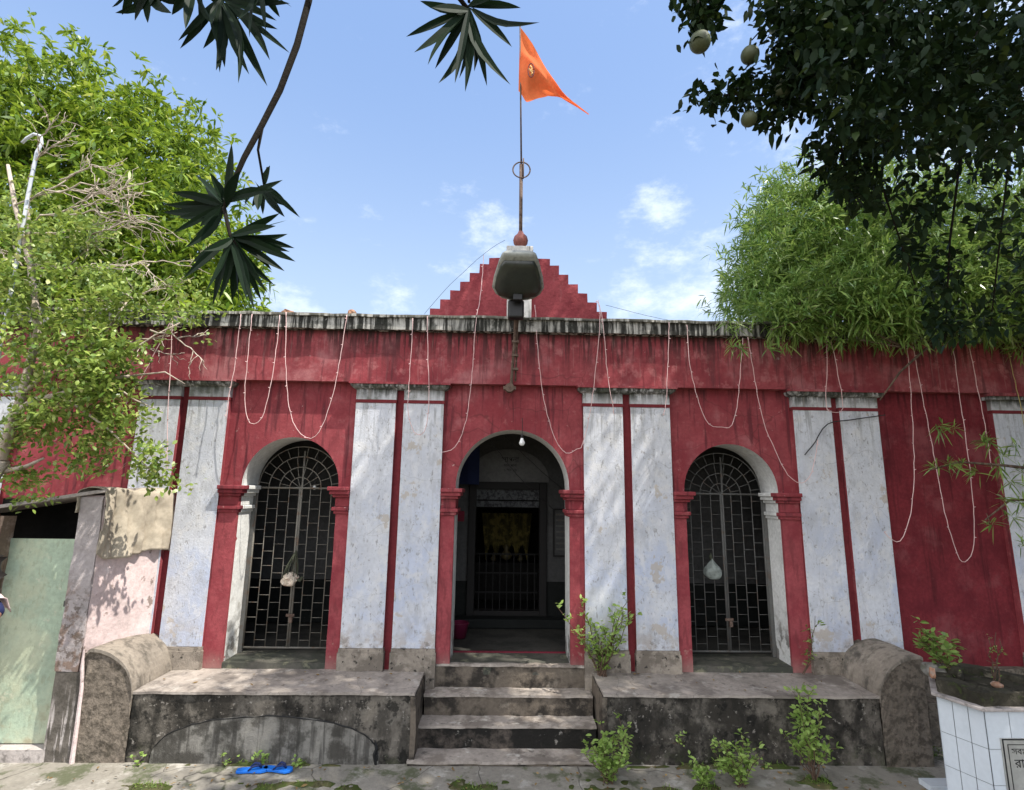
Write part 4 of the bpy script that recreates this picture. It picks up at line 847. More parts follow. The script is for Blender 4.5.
zs = [(.0, .155), (.159, .388), (.392, .622), (.626, ht-.004)]
for a, b, k in zip(ring, ring[1:]+ring[:1], (4, 3, 3, 3, 3, 3)): tiles(a, b, k, zs)
q = MB(); q.prism([tuple(p) for p in off(ring, .05)], ht, ht+.022, ax='z'); q.build('rim_slab', M['slab'], pl, bevel=.006)
q = MB(); o1 = off(ring, -.01); o2 = off(ring, -.14)
for i in range(6):
    a, b, c_, d_ = o1[i], o1[(i+1) % 6], o2[(i+1) % 6], o2[i]; n_ = 12
    for k in range(n_):
        for (u0, u1, z0, z1) in ((0, 1, ht+.02, ht+.115),):
            A1 = a.lerp(b, k/n_); B1 = a.lerp(b, (k+1)/n_); C1 = d_.lerp(c_, (k+1)/n_); D1 = d_.lerp(c_, k/n_)
            for (p, r_, za, zb) in ((A1, B1, z0, (z0+z1)/2), (A1, B1, (z0+z1)/2, z1), (D1, C1, z0, z1)): q.add([(p.x, p.y, za), (r_.x, r_.y, za), (r_.x, r_.y, zb), (p.x, p.y, zb)], [(0, 1, 2, 3)])
            q.add([(A1.x, A1.y, z1), (B1.x, B1.y, z1), (C1.x, C1.y, z1), (D1.x, D1.y, z1)], [(0, 1, 2, 3)])
wear(q, .02, 8); q.build('rim', M['rimsoil'], pl)
q = MB(); s_ = off(ring, -.12); q.prism([tuple(p) for p in s_], ht, ht+.07, ax='z'); q.build('soil', M['rimsoil'], pl)
q = MB(); q.box(3.495, 4.03, YP-.022, YP-.006, .06, .70); pq = q.build('plaque', M['plaque'], pl)
q = MB()
for (a, b, wd) in ((0, 0, .008), (.035, .035, .004)):
    x0, x1, z0, z1 = 3.495+a, 4.03-a, .06+a, .70-b; y0, y1 = YP-.025, YP-.0215
    q.box(x0, x0+wd, y0, y1, z0, z1); q.box(x1-wd, x1, y0, y1, z0, z1); q.box(x0+wd, x1-wd, y0, y1, z0, z0+wd); q.box(x0+wd, x1-wd, y0, y1, z1-wd, z1)
q.build('border', M['ink'], pq)
def ptext(b, s, x, z):
    o = text('lettering', b, s, (x, YP-.0235, z), 'ink', pq, ex=.0006, left=True)
ptext('\u09b8\u09ac\u0983-\u09ae\u09be \u0989\u09ae\u09be', .058, 3.555, .60); ptext('\u09b0\u09be\u09ae\u2022\u09bf\u09a8\u09ac\u09be\u09b8', .08, 3.565, .515); ptext('\u09b2\u099c\u09aa', .058, 3.64, .425); ptext('\u09aa\u09ae\u09be\u099c', .062, 3.60, .335); ptext('\u09ae\u09be\u09b0', .058, 3.68, .25)
q = MB(); gridbox(q, 3.47, 3.72, -1.06, -.93, 0, .045, .06); tag(q.build('white_slab', M['tile'], bevel=.006), 'small white slab on the path at the foot of the tiled planter', 'slab')
for i, (x, y, z, s, mt, lb) in enumerate(((3.47, -1.24, 1.0, (.075, .055, .05), 'stone', 'grey rounded stone at the left end of the planter soil'), (3.60, -1.30, 1.0, (.07, .05, .06), 'rimsoil', 'dark mossy stone on the planter beside the grey one'), (3.74, -1.52, .975, (.035, .03, .02), 'brick', 'small orange brick chip on the planter soil'), (3.335, -1.40, 1.02, (.02, .02, .04), 'brick', 'upright brick chip at the left corner of the planter rim'))):
    lump('stone', (x, y, z), s, mt, lb, 'stone', 'stones on the planter', i*.9)

# ================================================================ PLANTS
def weed(name, loc, h, stems, lsize, label, mt='leaf_weed', st='stem', cat='plant', group=None, lean=(0, 0, 0), spread=.35, seed=0, dens=26, width=.45, top=0.):
    g = np.random.default_rng(seed); loc = Vector(loc); t = thing(name, loc, label, cat, group); q = MB(); P = []; D = []
    for s in range(stems):
        a = g.uniform(0, 6.28); d = Vector((math.cos(a)*spread*g.uniform(.3, 1), math.sin(a)*spread*g.uniform(.3, 1)*.7, 1))+Vector(lean); hh = h*g.uniform(.45, 1.05)
        pts = [loc+Vector((g.uniform(-.05, .05), g.uniform(-.03, .03), -.01))]
        for i in range(1, 6): pts.append(loc+d.normalized()*hh*(i/5)+Vector((0, 0, -.1*hh*(i/5)**2))+Vector(g.normal(size=3))*.012)
        q.tube(pts, [.0026*h/.4*(1-.7*i/5)+.0012 for i in range(6)], 5)
        k = int(dens*1.25*hh/h); lsize_ = lsize
        for i in range(k):
            u = min(1, top+(1-top)*g.uniform(.08, 1.0)); j = min(4, int(u*5)); p = pts[j].lerp(pts[j+1], min(1, u*5-j)); e = Vector(g.normal(size=3)); e.z = abs(e.z)*.7+.25
            if i % 4 == 0 and u > .3:                      # a side twig with its own leaves
                q2 = p+e.normalized()*lsize*g.uniform(1, 2.6); q.tube([p, q2], .0018, 4); b0 = q2
                for _ in range(5): P.append(b0+Vector(g.normal(size=3))*.012); x = Vector(g.normal(size=3)); x.z = abs(x.z)*.6; D.append(x)
            P.append(p); D.append(e)
    q.build('stems', M[st], t); P = np.array([tuple(p) for p in P]); D = np.array([tuple(d) for d in D])
    lsize = lsize*1.2; leaf_mesh('leaves', [leaf_arrays(P, D, lsize*g.uniform(.6, 1.2, len(P)), lsize*width*g.uniform(.8, 1.3, len(P)), .15, g)], M[mt], t); return t
grp = 'weeds along the temple front'
weed('weed', (.92, -.16, ZT), .85, 15, .052, 'tall bright green weed against the pilaster right of the central arch', seed=1, spread=.62, dens=24, group=grp)
c = at(608, 788, -.95); weed('weed', (c.x, -.95, 0),  .44, 14, .046, 'bushy bright weed at the foot of the steps', seed=2, spread=.95, dens=22, group=grp)
c = at(742, 788, -.98); weed('weed', (c.x, -.98, 0),  .40, 12, .042, 'low spreading weed on the path between the two taller ones', seed=3, spread=1.1, dens=20, group=grp)
c = at(705, 790, -1.02); weed('weed', (c.x, -1.02, 0),   .22, 9, .04, 'smallest weed of the row on the path before the right platform', seed=13, spread=.6, dens=20, group=grp)
c = at(815, 783, -.92); weed('weed', (c.x, -.92, 0),  .70, 12, .05, 'tall red stemmed weed in front of the right platform', seed=4, spread=.62, dens=22, group=grp, top=.35, lean=(-.08, 0, 0))
weed('weed', (3.02, -.12, .62), .62, 3, .05, 'thin bare stemmed weed leaning at the right arch pier', seed=5, spread=.25, dens=9, group=grp, mt='leaf_plant', width=.3, lean=(.12, 0, 0))
weed('planter_shrub', (3.62, -1.32, .94), .66, 6, .058, 'leafy green shrub leaning left out of the tiled planter', 'leaf_plant', seed=6, spread=.3, dens=26, lean=(-.72, .2, .12), top=.05)
weed('dry_plant', (3.85, -1.4, .94), .45, 5, .02, 'dry brown plant with bare twigs in the tiled planter', 'leaf_plant', 'stem', seed=7, spread=.4, dens=6, lean=(-.1, 0, 0))
c = at(170, 765, -.72)
for i, (px, hh, lb) in enumerate(((138, .07, 'small dark seedling at the foot of the left scroll end'), (262, .11, 'pale seedling behind the blue sandals'), (224, .06, 'tiny seedling at the wall left of the sandals'), (299, .05, 'tiny seedling at the wall right of the sandals'))):
    c = at(px, 765, -.70); weed('seedling', (c.x, -.70, 0), hh, 3, .035, lb, seed=20+i, spread=.6, dens=5, cat='seedling', group='seedlings at the foot of the left platform', width=.6)
c = at(677, 735, -.68); weed('fern', (c.x, -.668, .20), .10, 4, .03, 'small green tuft growing in a hole of the right platform face', seed=31, spread=1.2, dens=6, lean=(0, -.5, -.6), cat='fern')
# moss and grass patches on the path
for (px0, px1, y0, y1, sd_) in ((215, 380, -1.13, -.93, 1), (428, 520, -1.2, -.86, 2), (80, 200, -1.16, -.98, 3), (640, 760, -1.2, -.95, 4), (135, 405, -.705, -.652, 5), (608, 905, -.72, -.652, 6), (560, 640, -1.1, -.84, 7), (770, 850, -1.05, -.84, 8)):
    a = at(px0, 785, -1.0).x; b = at(px1, 785, -1.0).x; q = MB(); nx, ny = 44, 18; g = np.random.default_rng(sd_); P = []
    for i in range(nx+1):
        for j in range(ny+1):
            x = a+(b-a)*i/nx; y = y0+(y1-y0)*j/ny; e = min(1, 4*min(i/nx, 1-i/nx))*min(1, 4*min(j/ny, 1-j/ny))
            n_ = mnoise.noise(Vector((x*4, y*7, sd_)))+.5*mnoise.noise(Vector((x*13, y*13, sd_)))
            z = -.012+(.045*e*max(-.4, min(1, .45+n_*1.3))); q.v.append((x, y, z))
            if z > .018 and g.random() < .5: P.append((x, y, z))
    for i in range(nx):
        for j in range(ny): k = i*(ny+1)+j; q.f.append((k, k+ny+1, k+ny+2, k+1)); q.m.append(0)
    o = q.build('moss', M['moss'], smooth=True, fix=False); tag(o, 'mossy earth breaking through the cracked cement path', 'moss', kind='stuff')
    if P:
        P = np.repeat(np.array(P), 2, 0); D = g.normal(size=(len(P), 3)); D[:, 2] = np.abs(D[:, 2])*1.4+.3
        leaf_mesh('grass', [leaf_arrays(P, D, g.uniform(.015, .05, len(P)), .006, .2, g)], M['grass'], None).__setitem__('kind', 'stuff')
# dry leaf litter on the path and platforms
g = np.random.default_rng(44); n_ = 150
P = np.stack([g.uniform(-4.2, 3.6, n_), g.uniform(-1.1, -.68, n_), np.full(n_, .022)], 1); P[:45, 1] = g.uniform(-.62, -.05, 45); P[:45, 2] = ZT+.012; P[:45, 0] = np.where(g.random(45) < .5, g.uniform(-3.3, -.95, 45), g.uniform(.95, 3.3, 45))
D = g.normal(size=(n_, 3)); D[:, 2] *= .12
leaf_mesh('leaf_litter', [leaf_arrays(P, D, g.uniform(.02, .06, n_), g.uniform(.012, .022, n_), .05, g)], leafmat('dry leaf', (.11, .065, .03), (.3, .21, .09), .1, .7))['kind'] = 'stuff'
# grassy strip right of the right platform
P = np.stack([rng.uniform(3.85, 4.9, 500), rng.uniform(-.5, -.2, 500), np.zeros(500)], 1); D = rng.normal(size=(500, 3)); D[:, 2] = np.abs(D[:, 2])+.4
leaf_mesh('grass', [leaf_arrays(P, D, rng.uniform(.02, .07, 500), .008, .3, rng)], M['grass'])['kind'] = 'stuff'

# ================================================================ TREES
def px_poly_points(poly, n, Yr, g):
    """points inside a loose outline, spread over a range of depths"""
    xs = [p[0] for p in poly]; ys = [p[1] for p in poly]; out_ = []
    while len(out_) < n:
        x = g.uniform(min(xs), max(xs)); y = g.uniform(min(ys), max(ys)); ins = False; j = len(poly)-1
        for i in range(len(poly)):
            if (poly[i][1] > y) != (poly[j][1] > y) and x < (poly[j][0]-poly[i][0])*(y-poly[i][1])/(poly[j][1]-poly[i][1])+poly[i][0]: ins = not ins
            j = i
        if ins: out_.append(at(x, y, g.uniform(*Yr)))
    return np.array([tuple(p) for p in out_])

# large mango behind the temple, left
g = np.random.default_rng(3)
t = thing('mango_tree', (-10.5, 7.0, 0), 'large sunlit yellow green tree rising behind the left end of the temple', 'tree')
lobes = [(-11.2, 6.2, 9.2, 3.4, 2.8, 3.1), (-8.4, 5.6, 8.2, 2.1, 2.0, 2.1), (-7.0, 5.2, 6.9, 1.6, 1.7, 1.9), (-9.6, 4.9, 6.3, 2.6, 1.9, 2.3), (-6.3, 4.9, 5.2, 1.35, 1.4, 1.5), (-13.4, 6.4, 7.0, 3.0, 2.6, 3.0), (-9.6, 6.8, 10.9, 2.1, 2.0, 1.7), (-12.2, 6.4, 11.6, 2.2, 2.0, 1.8), (-11.6, 5.0, 5.0, 2.6, 2., 2.4), (-7.6, 6.2, 5.0, 2., 1.8, 2.)]
P, D = shell(lobes, 10500, g, .42, 1.06, .26); A = unit(D+np.array([0, 0, .5]))
parts = [rosettes(P, A, 9, .25, .066, .35, g, .9)]
leaf_mesh('crown', parts, M['leaf_mango'], t)
q = MB(); limb(q, (-10.5, 7, -.1), (-10.2, 6.7, 4.2), .34, .24, g, .05, 10)
for lb in lobes: limb(q, (-10.2, 6.7, g.uniform(3.4, 4.4)), lb[:3], .14, .03, g, .1, 7)
q.build('trunk', M['bark'], t, smooth=True)

# small leaved tree with pale bare twigs in front of the left wing
g = np.random.default_rng(5)
t = thing('small_leaved_tree', (-5.7, -1.15, 0), 'small leaved tree with pale bare twigs before the left wing, above the shed', 'tree')
q = MB(); base = Vector((-5.7, -1.15, -.05)); fork = at(2, 460, -1.05)
limb(q, base, fork, .085, .06, g, .04, 8)
for (pts, r) in (([(2, 460, -1.05), (12, 415, -1.05), (35, 400, -1.1), (62, 394, -1.1), (95, 380, -1.1), (130, 376, -1.05)], .04), ([(0, 472, -1.0), (25, 467, -1.0), (44, 458, -1.0)], .028), ([(2, 455, -1.), (22, 395, -1.), (38, 330, -1), (30, 262, -.95), (15, 205, -.9), (8, 165, -.9)], .045), ([(22, 395, -1.), (60, 360, -1.1), (100, 340, -1.1), (128, 300, -1.)], .022), ([(30, 262, -.95), (28, 205, -.9), (34, 160, -.9)], .02), ([(95, 380, -1.1), (125, 355, -1.), (155, 335, -.9), (190, 318, -.85)], .014), ([(130, 376, -1.05), (165, 372, -1.), (185, 384, -.98)], .01), ([(95, 372, -1.1), (135, 400, -1.05), (162, 412, -1.)], .012), ([(60, 394, -1.1), (110, 430, -1.1), (150, 470, -1.0)], .014)):
    P3 = [at(*p) for p in pts]; n_ = len(P3); q.tube(P3, [r*(1-.65*i/(n_-1)) for i in range(n_)], 7)
pale = []
tips = []
for (x, y, dx, dz, L) in ((15, 205, 1., .55, .42), (25, 225, 1., .25, .48), (30, 200, .8, .75, .38), (20, 235, 1., .1, .45), (34, 270, 1., .12, .40), (60, 300, 1., .15, .38), (28, 180, .3, 1., .36), (45, 190, 1., .1, .5), (100, 340, 1., -.05, .3), (95, 290, 1., -.2, .36), (70, 215, 1., .1, .45), (90, 235, 1., .5, .4), (12, 240, .6, -.8, .4), (40, 215, 1., .4, .5), (110, 265, 1., .2, .4), (150, 330, 1., -.3, .3), (60, 180, 1., .5, .35)):
    branch_fan(q, at(x, y, -.92), (dx, g.uniform(-.25, .25), dz), L, .0095, 3, g, tips, 5, .5)
q.build('trunk', M['bark_pale'], t, smooth=True)
regions = [([(0, 235), (40, 225), (75, 215), (95, 250), (120, 290), (140, 330), (120, 370), (60, 380), (0, 390)], 560, (-1.35, -.7)), ([(0, 330), (60, 340), (110, 350), (140, 370), (120, 420), (60, 430), (0, 440)], 300, (-1.3, -.8)), ([(80, 380), (130, 385), (150, 430), (165, 470), (180, 490), (150, 497), (130, 470), (105, 440)], 150, (-1.15, -.85)), ([(95, 240), (150, 260), (200, 290), (205, 320), (150, 330), (110, 300)], 75, (-1.0, -.6)), ([(0, 440), (20, 440), (50, 478), (30, 495), (0, 480)], 40, (-1.05, -.9)), ([(75, 460), (95, 455), (98, 475), (78, 480)], 8, (-1., -.9)), ([(55, 430), (100, 440), (120, 455), (60, 450)], 18, (-1.1, -.9)), ([(0, 160), (20, 150), (50, 215), (40, 240), (0, 240)], 45, (-1., -.7)), ([(60, 200), (80, 190), (110, 235), (70, 240)], 40, (-.9, -.6))]
parts = []
for poly, n, Yr in regions:
    C = px_poly_points(poly, max(3, n//8), Yr, g); C = np.repeat(C, 7, 0)+g.normal(size=(len(C)*7, 3))*np.array([.075, .09, .055]); parts.append(rosettes(C, g.normal(size=C.shape)+np.array([0, 0, .6]), 11, .062, .032, .1, g, 1.0, jit=.045))
leaf_mesh('crown', parts, M['leaf_small'], t)

# narrow leaved tree spilling over the roof, right
g = np.random.default_rng(8)
t = thing('narrow_leaved_tree', (6.9, 1.6, 4.25), 'bright narrow leaved tree spilling over the right end of the roof', 'tree')
t.location = (7.95, .6, 0); ORG[t.name] = Vector((7.95, .6, 0))
lobes = [(4.7, 1.0, 5.9, 1.35, 1.1, 1.15), (3.75, .8, 5.3, .95, .9, .95), (5.9, 1.2, 6.0, 1.4, 1.2, 1.4), (6.9, .9, 5.6, 1.3, 1.2, 1.5), (4.5, .15, 5.0, 1.0, .75, .65), (5.6, .2, 5.0, 1.0, .8, .7), (3.25, .55, 4.95, .55, .6, .65), (4.2, 1.2, 6.4, .8, .8, .75), (6.6, .0, 4.9, .9, .8, .8), (3.5, -.3, 4.5, .8, .32, .42), (3.0, -.35, 4.38, .42, .25, .34), (4.0, -.5, 4.35, .6, .25, .3), (5.0, -.5, 4.4, .6, .25, .35), (5.9, -.5, 4.35, .6, .3, .35), (4.5, -.35, 4.6, .8, .4, .45), (5.6, -.35, 4.6, .9, .4, .5), (6.6, -.4, 4.7, .9, .5, .6)]
P, D = shell(lobes, 6000, g, .45, 1.06, .28); A = unit(D+np.array([0, 0, .45]))
parts = [rosettes(P, A, 15, .16, .021, .3, g, .85, jit=.03)]
spr = [(735, 335), (745, 345), (730, 320), (770, 345), (780, 325), (800, 330), (830, 318), (850, 325), (815, 305), (862, 330), (880, 340), (905, 345), (790, 300), (840, 300), (940, 425), (955, 430), (935, 470), (950, 468), (965, 465), (980, 470), (990, 445), (1000, 470), (1010, 480), (1015, 450), (1000, 500), (1012, 520), (1018, 500), (990, 525), (1020, 545), (985, 440), (1020, 470), (1005, 455), (730, 350), (742, 325)]
C = np.array([tuple(at(x+g.uniform(-4, 4), y+g.uniform(-4, 4), -.45 if y < 400 else -.75)) for x, y in spr])
parts.append(rosettes(C, g.normal(size=C.shape)*.6+np.array([-.3, -.3, .1]), 20, .14, .014, .25, g, .9, jit=.015))
leaf_mesh('crown', parts, M['leaf_right'], t)
q = MB(); limb(q, (7.95, .6, -.1), (7.7, .4, 4.7), .16, .11, g, .04, 9)
for lb in lobes: limb(q, (7.7, .4, 4.6), lb[:3], .06, .012, g, .12, 6)
for pts in ([(1045, 470, -.9), (1000, 465, -.8), (960, 462, -.75), (930, 470, -.75)], [(1045, 500, -.8), (1010, 500, -.75), (985, 520, -.75)], [(1040, 290, -.3), (960, 330, -.4), (905, 348, -.45), (860, 340, -.45)], [(960, 330, -.4), (940, 318, -.35), (925, 310, -.2)], [(930, 345, -.45), (900, 372, -.45), (880, 400, -.44)], [(905, 348, -.45), (830, 312, -.45), (770, 330, -.45)], [(1040, 300, -.1), (985, 305, -.1), (950, 300, 0)]):
    P3 = [at(*p) for p in pts]; q.tube(P3, [.016*(1-.6*i/(len(P3)-1)) for i in range(len(P3))], 6)
limb(q, (7.7, .4, 3.0), at(1045, 470, -.9), .05, .02, g, .06, 6); limb(q, (7.7, .4, 4.2), at(1040, 290, -.3), .05, .02, g, .06, 6); limb(q, (7.7, .4, 3.3), at(1045, 500, -.8), .04, .016, g, .06, 6); limb(q, (7.7, .4, 4.3), at(1040, 300, -.1), .05, .016, g, .06, 6)
q.build('trunk', M['bark'], t, smooth=True)

# broad dark bel tree overhead at the right, with fruit
g = np.random.default_rng(9)
t = thing('bel_tree', (6.2, -4.8, 0), 'dark overhanging tree with round pale green fruit at the upper right', 'tree')
parts = []
regs = [([(835, -10), (1040, -10), (1040, 150), (960, 160), (900, 160), (850, 130), (815, 100), (800, 40)], 760, (-4.1, -2.9)),
        ([(760, -10), (850, -10), (850, 90), (800, 60), (765, 30)], 120, (-3.9, -3.5)), ([(672, -8), (722, -8), (712, 30), (684, 36)], 34, (-3.75, -3.6)),
        ([(720, 85), (760, 78), (810, 85), (830, 110), (790, 128), (745, 108)], 52, (-3.75, -3.6)), ([(695, 85), (725, 82), (722, 112), (704, 112)], 9, (-3.72, -3.66)),
        ([(760, 40), (800, 50), (815, 95), (780, 92)], 34, (-3.8, -3.6)), ([(810, 130), (870, 130), (880, 190), (860, 220), (825, 180)], 70, (-3.8, -3.3)),
        ([(855, 170), (945, 170), (940, 230), (905, 262), (880, 215)], 30, (-3.7, -3.1)), ([(950, 150), (1040, 150), (1040, 330), (1000, 330), (975, 240)], 30, (-3.7, -2.9)), ([(925, 250), (950, 250), (958, 330), (940, 350), (928, 300)], 28, (-3.4, -3.2)), ([(900, 250), (925, 255), (918, 292), (905, 285)], 9, (-3.4, -3.3)), ([(960, 300), (1010, 300), (1000, 345), (970, 335)], 7, (-3.3, -3.1))]
for poly, n, Yr in regs:
    C = px_poly_points(poly, n, Yr, g); parts.append(rosettes(C, g.normal(size=C.shape)*.6+np.array([0, 0, -.5]), 9, .056, .029, .3, g, .9, jit=.035))
lobes = [(4.4, -2.8, 9.0, 2.2, 1.8, 1.5), (6.6, -2.6, 9.2, 2.4, 2.0, 1.8), (8.4, -2.4, 8.8, 2.2, 2.0, 1.8), (5.4, -3.6, 7.8, 1.7, 1.4, 1.2), (3.1, -2.7, 8.1, 1.3, 1.3, 1.1), (7.4, -4.6, 6.6, 2.0, 1.6, 1.3), (3.3, -4.3, 6.3, 1.4, 0.9, 1.0), (4.3, -5.0, 6.2, 1.6, 1.0, 1.0), (9.6, -1.8, 8.0, 1.6, 1.6, 1.5), (6.4, -2.5, 5.2, 1.3, 1.2, 1.5), (5.5, -3.5, 4.5, 0.9, 0.8, 1.2), (7.6, -1.6, 5.6, 1.2, 1.1, 1.5), (2.7, -2.0, 8.7, 1.1, 0.8, 0.7), (8.2, -4.4, 5.0, 1.6, 1.4, 1.8), (4.6, -4.9, 3.8, 1.1, 0.7, 1.1), (3.3, -5.6, 4.1, 1.0, 0.5, 0.6), (5.6, -4.2, 3.4, 1.0, 0.9, 1.3), (6.6, -5.2, 5.6, 1.6, 1.2, 1.2), (5.7, -2.6, 6.9, 1.2, 0.9, 0.9), (2.7, -1.3, 9.2, 1.2, 0.8, 0.6), (3.9, -1.4, 9.3, 1.3, 0.9, 0.8)]  # includes unseen lobes added to shade the facade and block sky light
P, D = shell(lobes, 7600, g, .2, 1.05, .25)
keep = np.array([mnoise.noise(Vector(p)*.95+Vector((3.1, 0, 0))) > -.10 for p in P]); P = P[keep]; D = D[keep]; parts.append(rosettes(P, D, 9, .15, .075, .3, g, 1.0, jit=.12))
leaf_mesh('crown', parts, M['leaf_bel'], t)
q = MB(); limb(q, (6.2, -4.8, -.1), (5.9, -4.6, 5.4), .2, .14, g, .04, 10)
for lb in lobes: limb(q, (5.9, -4.6, 5.2), lb[:3], .08, .02, g, .1, 7)
hub = Vector((3.2, -4.2, 5.6)); limb(q, (5.9, -4.6, 5.2), hub, .07, .035, g, .06, 7)
for pts in ([(700, -30, -3.65), (697, 10, -3.68), (703, 34, -3.7)], [(830, -20, -3.7), (815, 60, -3.7), (780, 95, -3.7), (715, 95, -3.7)], [(815, 50, -3.7), (770, 20, -3.7), (752, 40, -3.7)], [(930, -20, -3.5), (900, 90, -3.5), (880, 180, -3.5), (915, 285, -3.4)], [(985, -20, -3.4), (965, 120, -3.4), (950, 240, -3.35), (945, 340, -3.3)], [(1035, -20, -3.4), (1010, 150, -3.3), (990, 330, -3.2)], [(830, -20, -3.7), (835, 100, -3.6), (850, 210, -3.6)]):
    P3 = [at(*p) for p in pts]; q.tube(P3, [.010*(1-.7*i/(len(P3)-1)) for i in range(len(P3))], 6); limb(q, hub, P3[0], .02, .010, g, .06, 6)
q.build('trunk', M['bark_dark'], t, smooth=True)
for i, (x, y, r) in enumerate(((700, 42, .05), (750, 55, .042), (824, 25, .062), (797, -4, .055), (749, 119, .036), (822, 82, .045), (781, 92, .038))):
    p = at(x, y, -3.72); q = MB(); q.lathe([(0, -r)]+[(r*math.sin(math.pi*k/12), -r*math.cos(math.pi*k/12)) for k in range(1, 12)]+[(0, r)], p, 18); q.tube([p+Vector((0, 0, r*.97)), p+Vector((.01, 0, r+.05))], .005, 5); q.build('fruit', M['fruit'], t, smooth=True)

# oleander overhead at the upper left, its branch and leaf whorls close to the lens
g = np.random.default_rng(12)
t = thing('oleander', (-2.6, -5.2, 0), 'dark oleander branch with long pointed leaves hanging at the upper left', 'tree')
q = MB(); br = [at(*p) for p in ((320, -60, -4.7), (309, 0, -4.72), (297, 45, -4.75), (280, 90, -4.75), (262, 125, -4.76), (244, 158, -4.77), (230, 190, -4.78), (223, 212, -4.78))]
q.tube(br, [.0085, .0082, .0078, .0072, .0066, .006, .005, .0036], 8)
br2 = [at(*p) for p in ((262, 128, -4.76), (258, 150, -4.74), (264, 185, -4.72), (268, 168, -4.71))]; q.tube(br2, [.004, .003, .003, .004], 6)
br3 = [at(*p) for p in ((224, 208, -4.78), (230, 235, -4.8), (238, 248, -4.8))]; q.tube(br3, [.005, .004, .003], 6)
hb = Vector((-1.6, -5.3, 4.9)); limb(q, (-2.6, -5.2, -.1), (-2.4, -5.3, 3.2), .05, .04, g, .04, 8); limb(q, (-2.4, -5.3, 3.2), hb, .04, .026, g, .04, 8); limb(q, hb, br[0], .026, .013, g, .03, 8)
for tip in ((467, -40, -4.7), (467, 8, -4.72), (215, -60, -4.7)): limb(q, hb, at(*tip), .014, .006, g, .04, 7)
limb(q, at(467, -40, -4.7), at(469, 2, -4.72), .006, .004, g, .02, 6); limb(q, at(215, -60, -4.7), at(222, 0, -4.72), .006, .004, g, .02, 6); limb(q, at(215, -60, -4.7), at(150, -20, -4.75), .006, .004, g, .02, 6)
q.build('branch', M['bark_dark'], t, smooth=True)
leaves = []                                     # base pixel, tip pixel, width
def L_(b, ts, Y, w_=12):
    for k, tp in enumerate(ts): leaves.append((at(b[0]+g.uniform(-3, 3), b[1]+g.uniform(-3, 3), Y), at(tp[0], tp[1], Y+g.uniform(-.06, .05)), w_*g.uniform(.8, 1.15)))
L_((469, 8), [(406, 35), (414, 50), (428, 64), (435, 68), (438, 82), (455, 78), (459, 75), (465, 90), (474, 70), (487, 83), (511, 80), (512, 46), (540, 21), (521, 6), (432, 5), (420, -2), (500, -8), (478, 60)], -4.72, 11)
L_((225, 205), [(165, 203), (163, 208), (173, 230), (185, 246), (172, 190), (195, 172), (232, 140), (218, 180), (210, 172), (275, 190), (283, 178), (178, 216), (190, 238), (200, 225), (180, 196), (205, 186), (240, 170)], -4.78, 9.5)
L_((262, 188), [(263, 214), (300, 217), (240, 190), (245, 205), (285, 200), (255, 180), (270, 165), (252, 206), (292, 206), (285, 215), (258, 210), (276, 196)], -4.72, 8)
L_((232, 238), [(184, 275), (200, 268), (213, 303), (224, 262), (240, 306), (247, 298), (255, 308), (268, 290), (275, 282), (285, 270), (296, 258), (288, 232), (287, 218), (295, 245), (262, 300), (276, 225), (192, 262), (206, 288), (219, 298), (232, 300), (251, 288), (262, 278), (272, 268), (290, 250), (203, 250), (280, 212)], -4.8, 9.5)
L_((222, 0), [(180, 48), (178, 40), (203, 47), (218, 42), (216, 69), (220, 70), (238, 82), (250, 70), (268, 82), (270, 58), (290, 52), (278, 28), (290, 2), (277, 18), (212, 22), (240, 60), (225, 66)], -4.72, 11)
L_((196, -12), [(172, 14), (186, 26), (200, 30), (150, 6), (215, 22), (228, 12)], -4.74, 10)
L_((258, -14), [(236, 18), (250, 34), (266, 30), (280, 16), (292, 4)], -4.73, 10)
L_((130, -16), [(112, 6), (122, 14), (140, 10)], -4.76, 10)
L_((150, -10), [(115, 12), (135, 20), (148, 22), (172, 12), (182, 2), (166, -2)], -4.75, 11)
V = []
P = np.array([tuple(a) for a, b, c in leaves]); T = np.array([tuple(b) for a, b, c in leaves]); Wd = np.array([c for a, b, c in leaves])*1.25/FPX*.74
folded_leaves('leaves', P, T-P, np.linalg.norm(T-P, axis=1), Wd*1.12, .04, g, M['leaf_ole'], t, (.15, -1., -.35))
# unseen oleander crown above the frame, thickened to shade the near branch and leaves
Cc = np.concatenate([np.array([(-2.0, -5.5, 5.0)])+g.normal(size=(150, 3))*np.array([.5, .25, .25]), np.array([(-.9, -6.0, 4.9)])+g.normal(size=(260, 3))*np.array([.6, .35, .25])]); A = unit(g.normal(size=Cc.shape)+np.array([0, 0, .5]))
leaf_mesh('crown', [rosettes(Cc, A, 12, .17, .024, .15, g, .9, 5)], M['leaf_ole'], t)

# bent pale pipe at the left
t = MB(); YPp = -.95; xq = at(18, 255, YPp).x; pp = [(xq, YPp, 0), (xq, YPp, 1.8), (xq, YPp, 3.6), at(18, 255, YPp), at(28, 195, YPp), at(37, 152, YPp)]
pts = [Vector(p) for p in pp]+[at(42, 143, YPp), at(41, 136, YPp), at(34, 134, YPp), at(27, 138, YPp), at(22, 143, YPp)]
t.tube(pts, [.016]*6+[.014]*5, 8); tag(t.build('bent_pipe', M['pipe'], smooth=True), 'pale grey pipe with hooked top standing among the bare twigs', 'pipe')

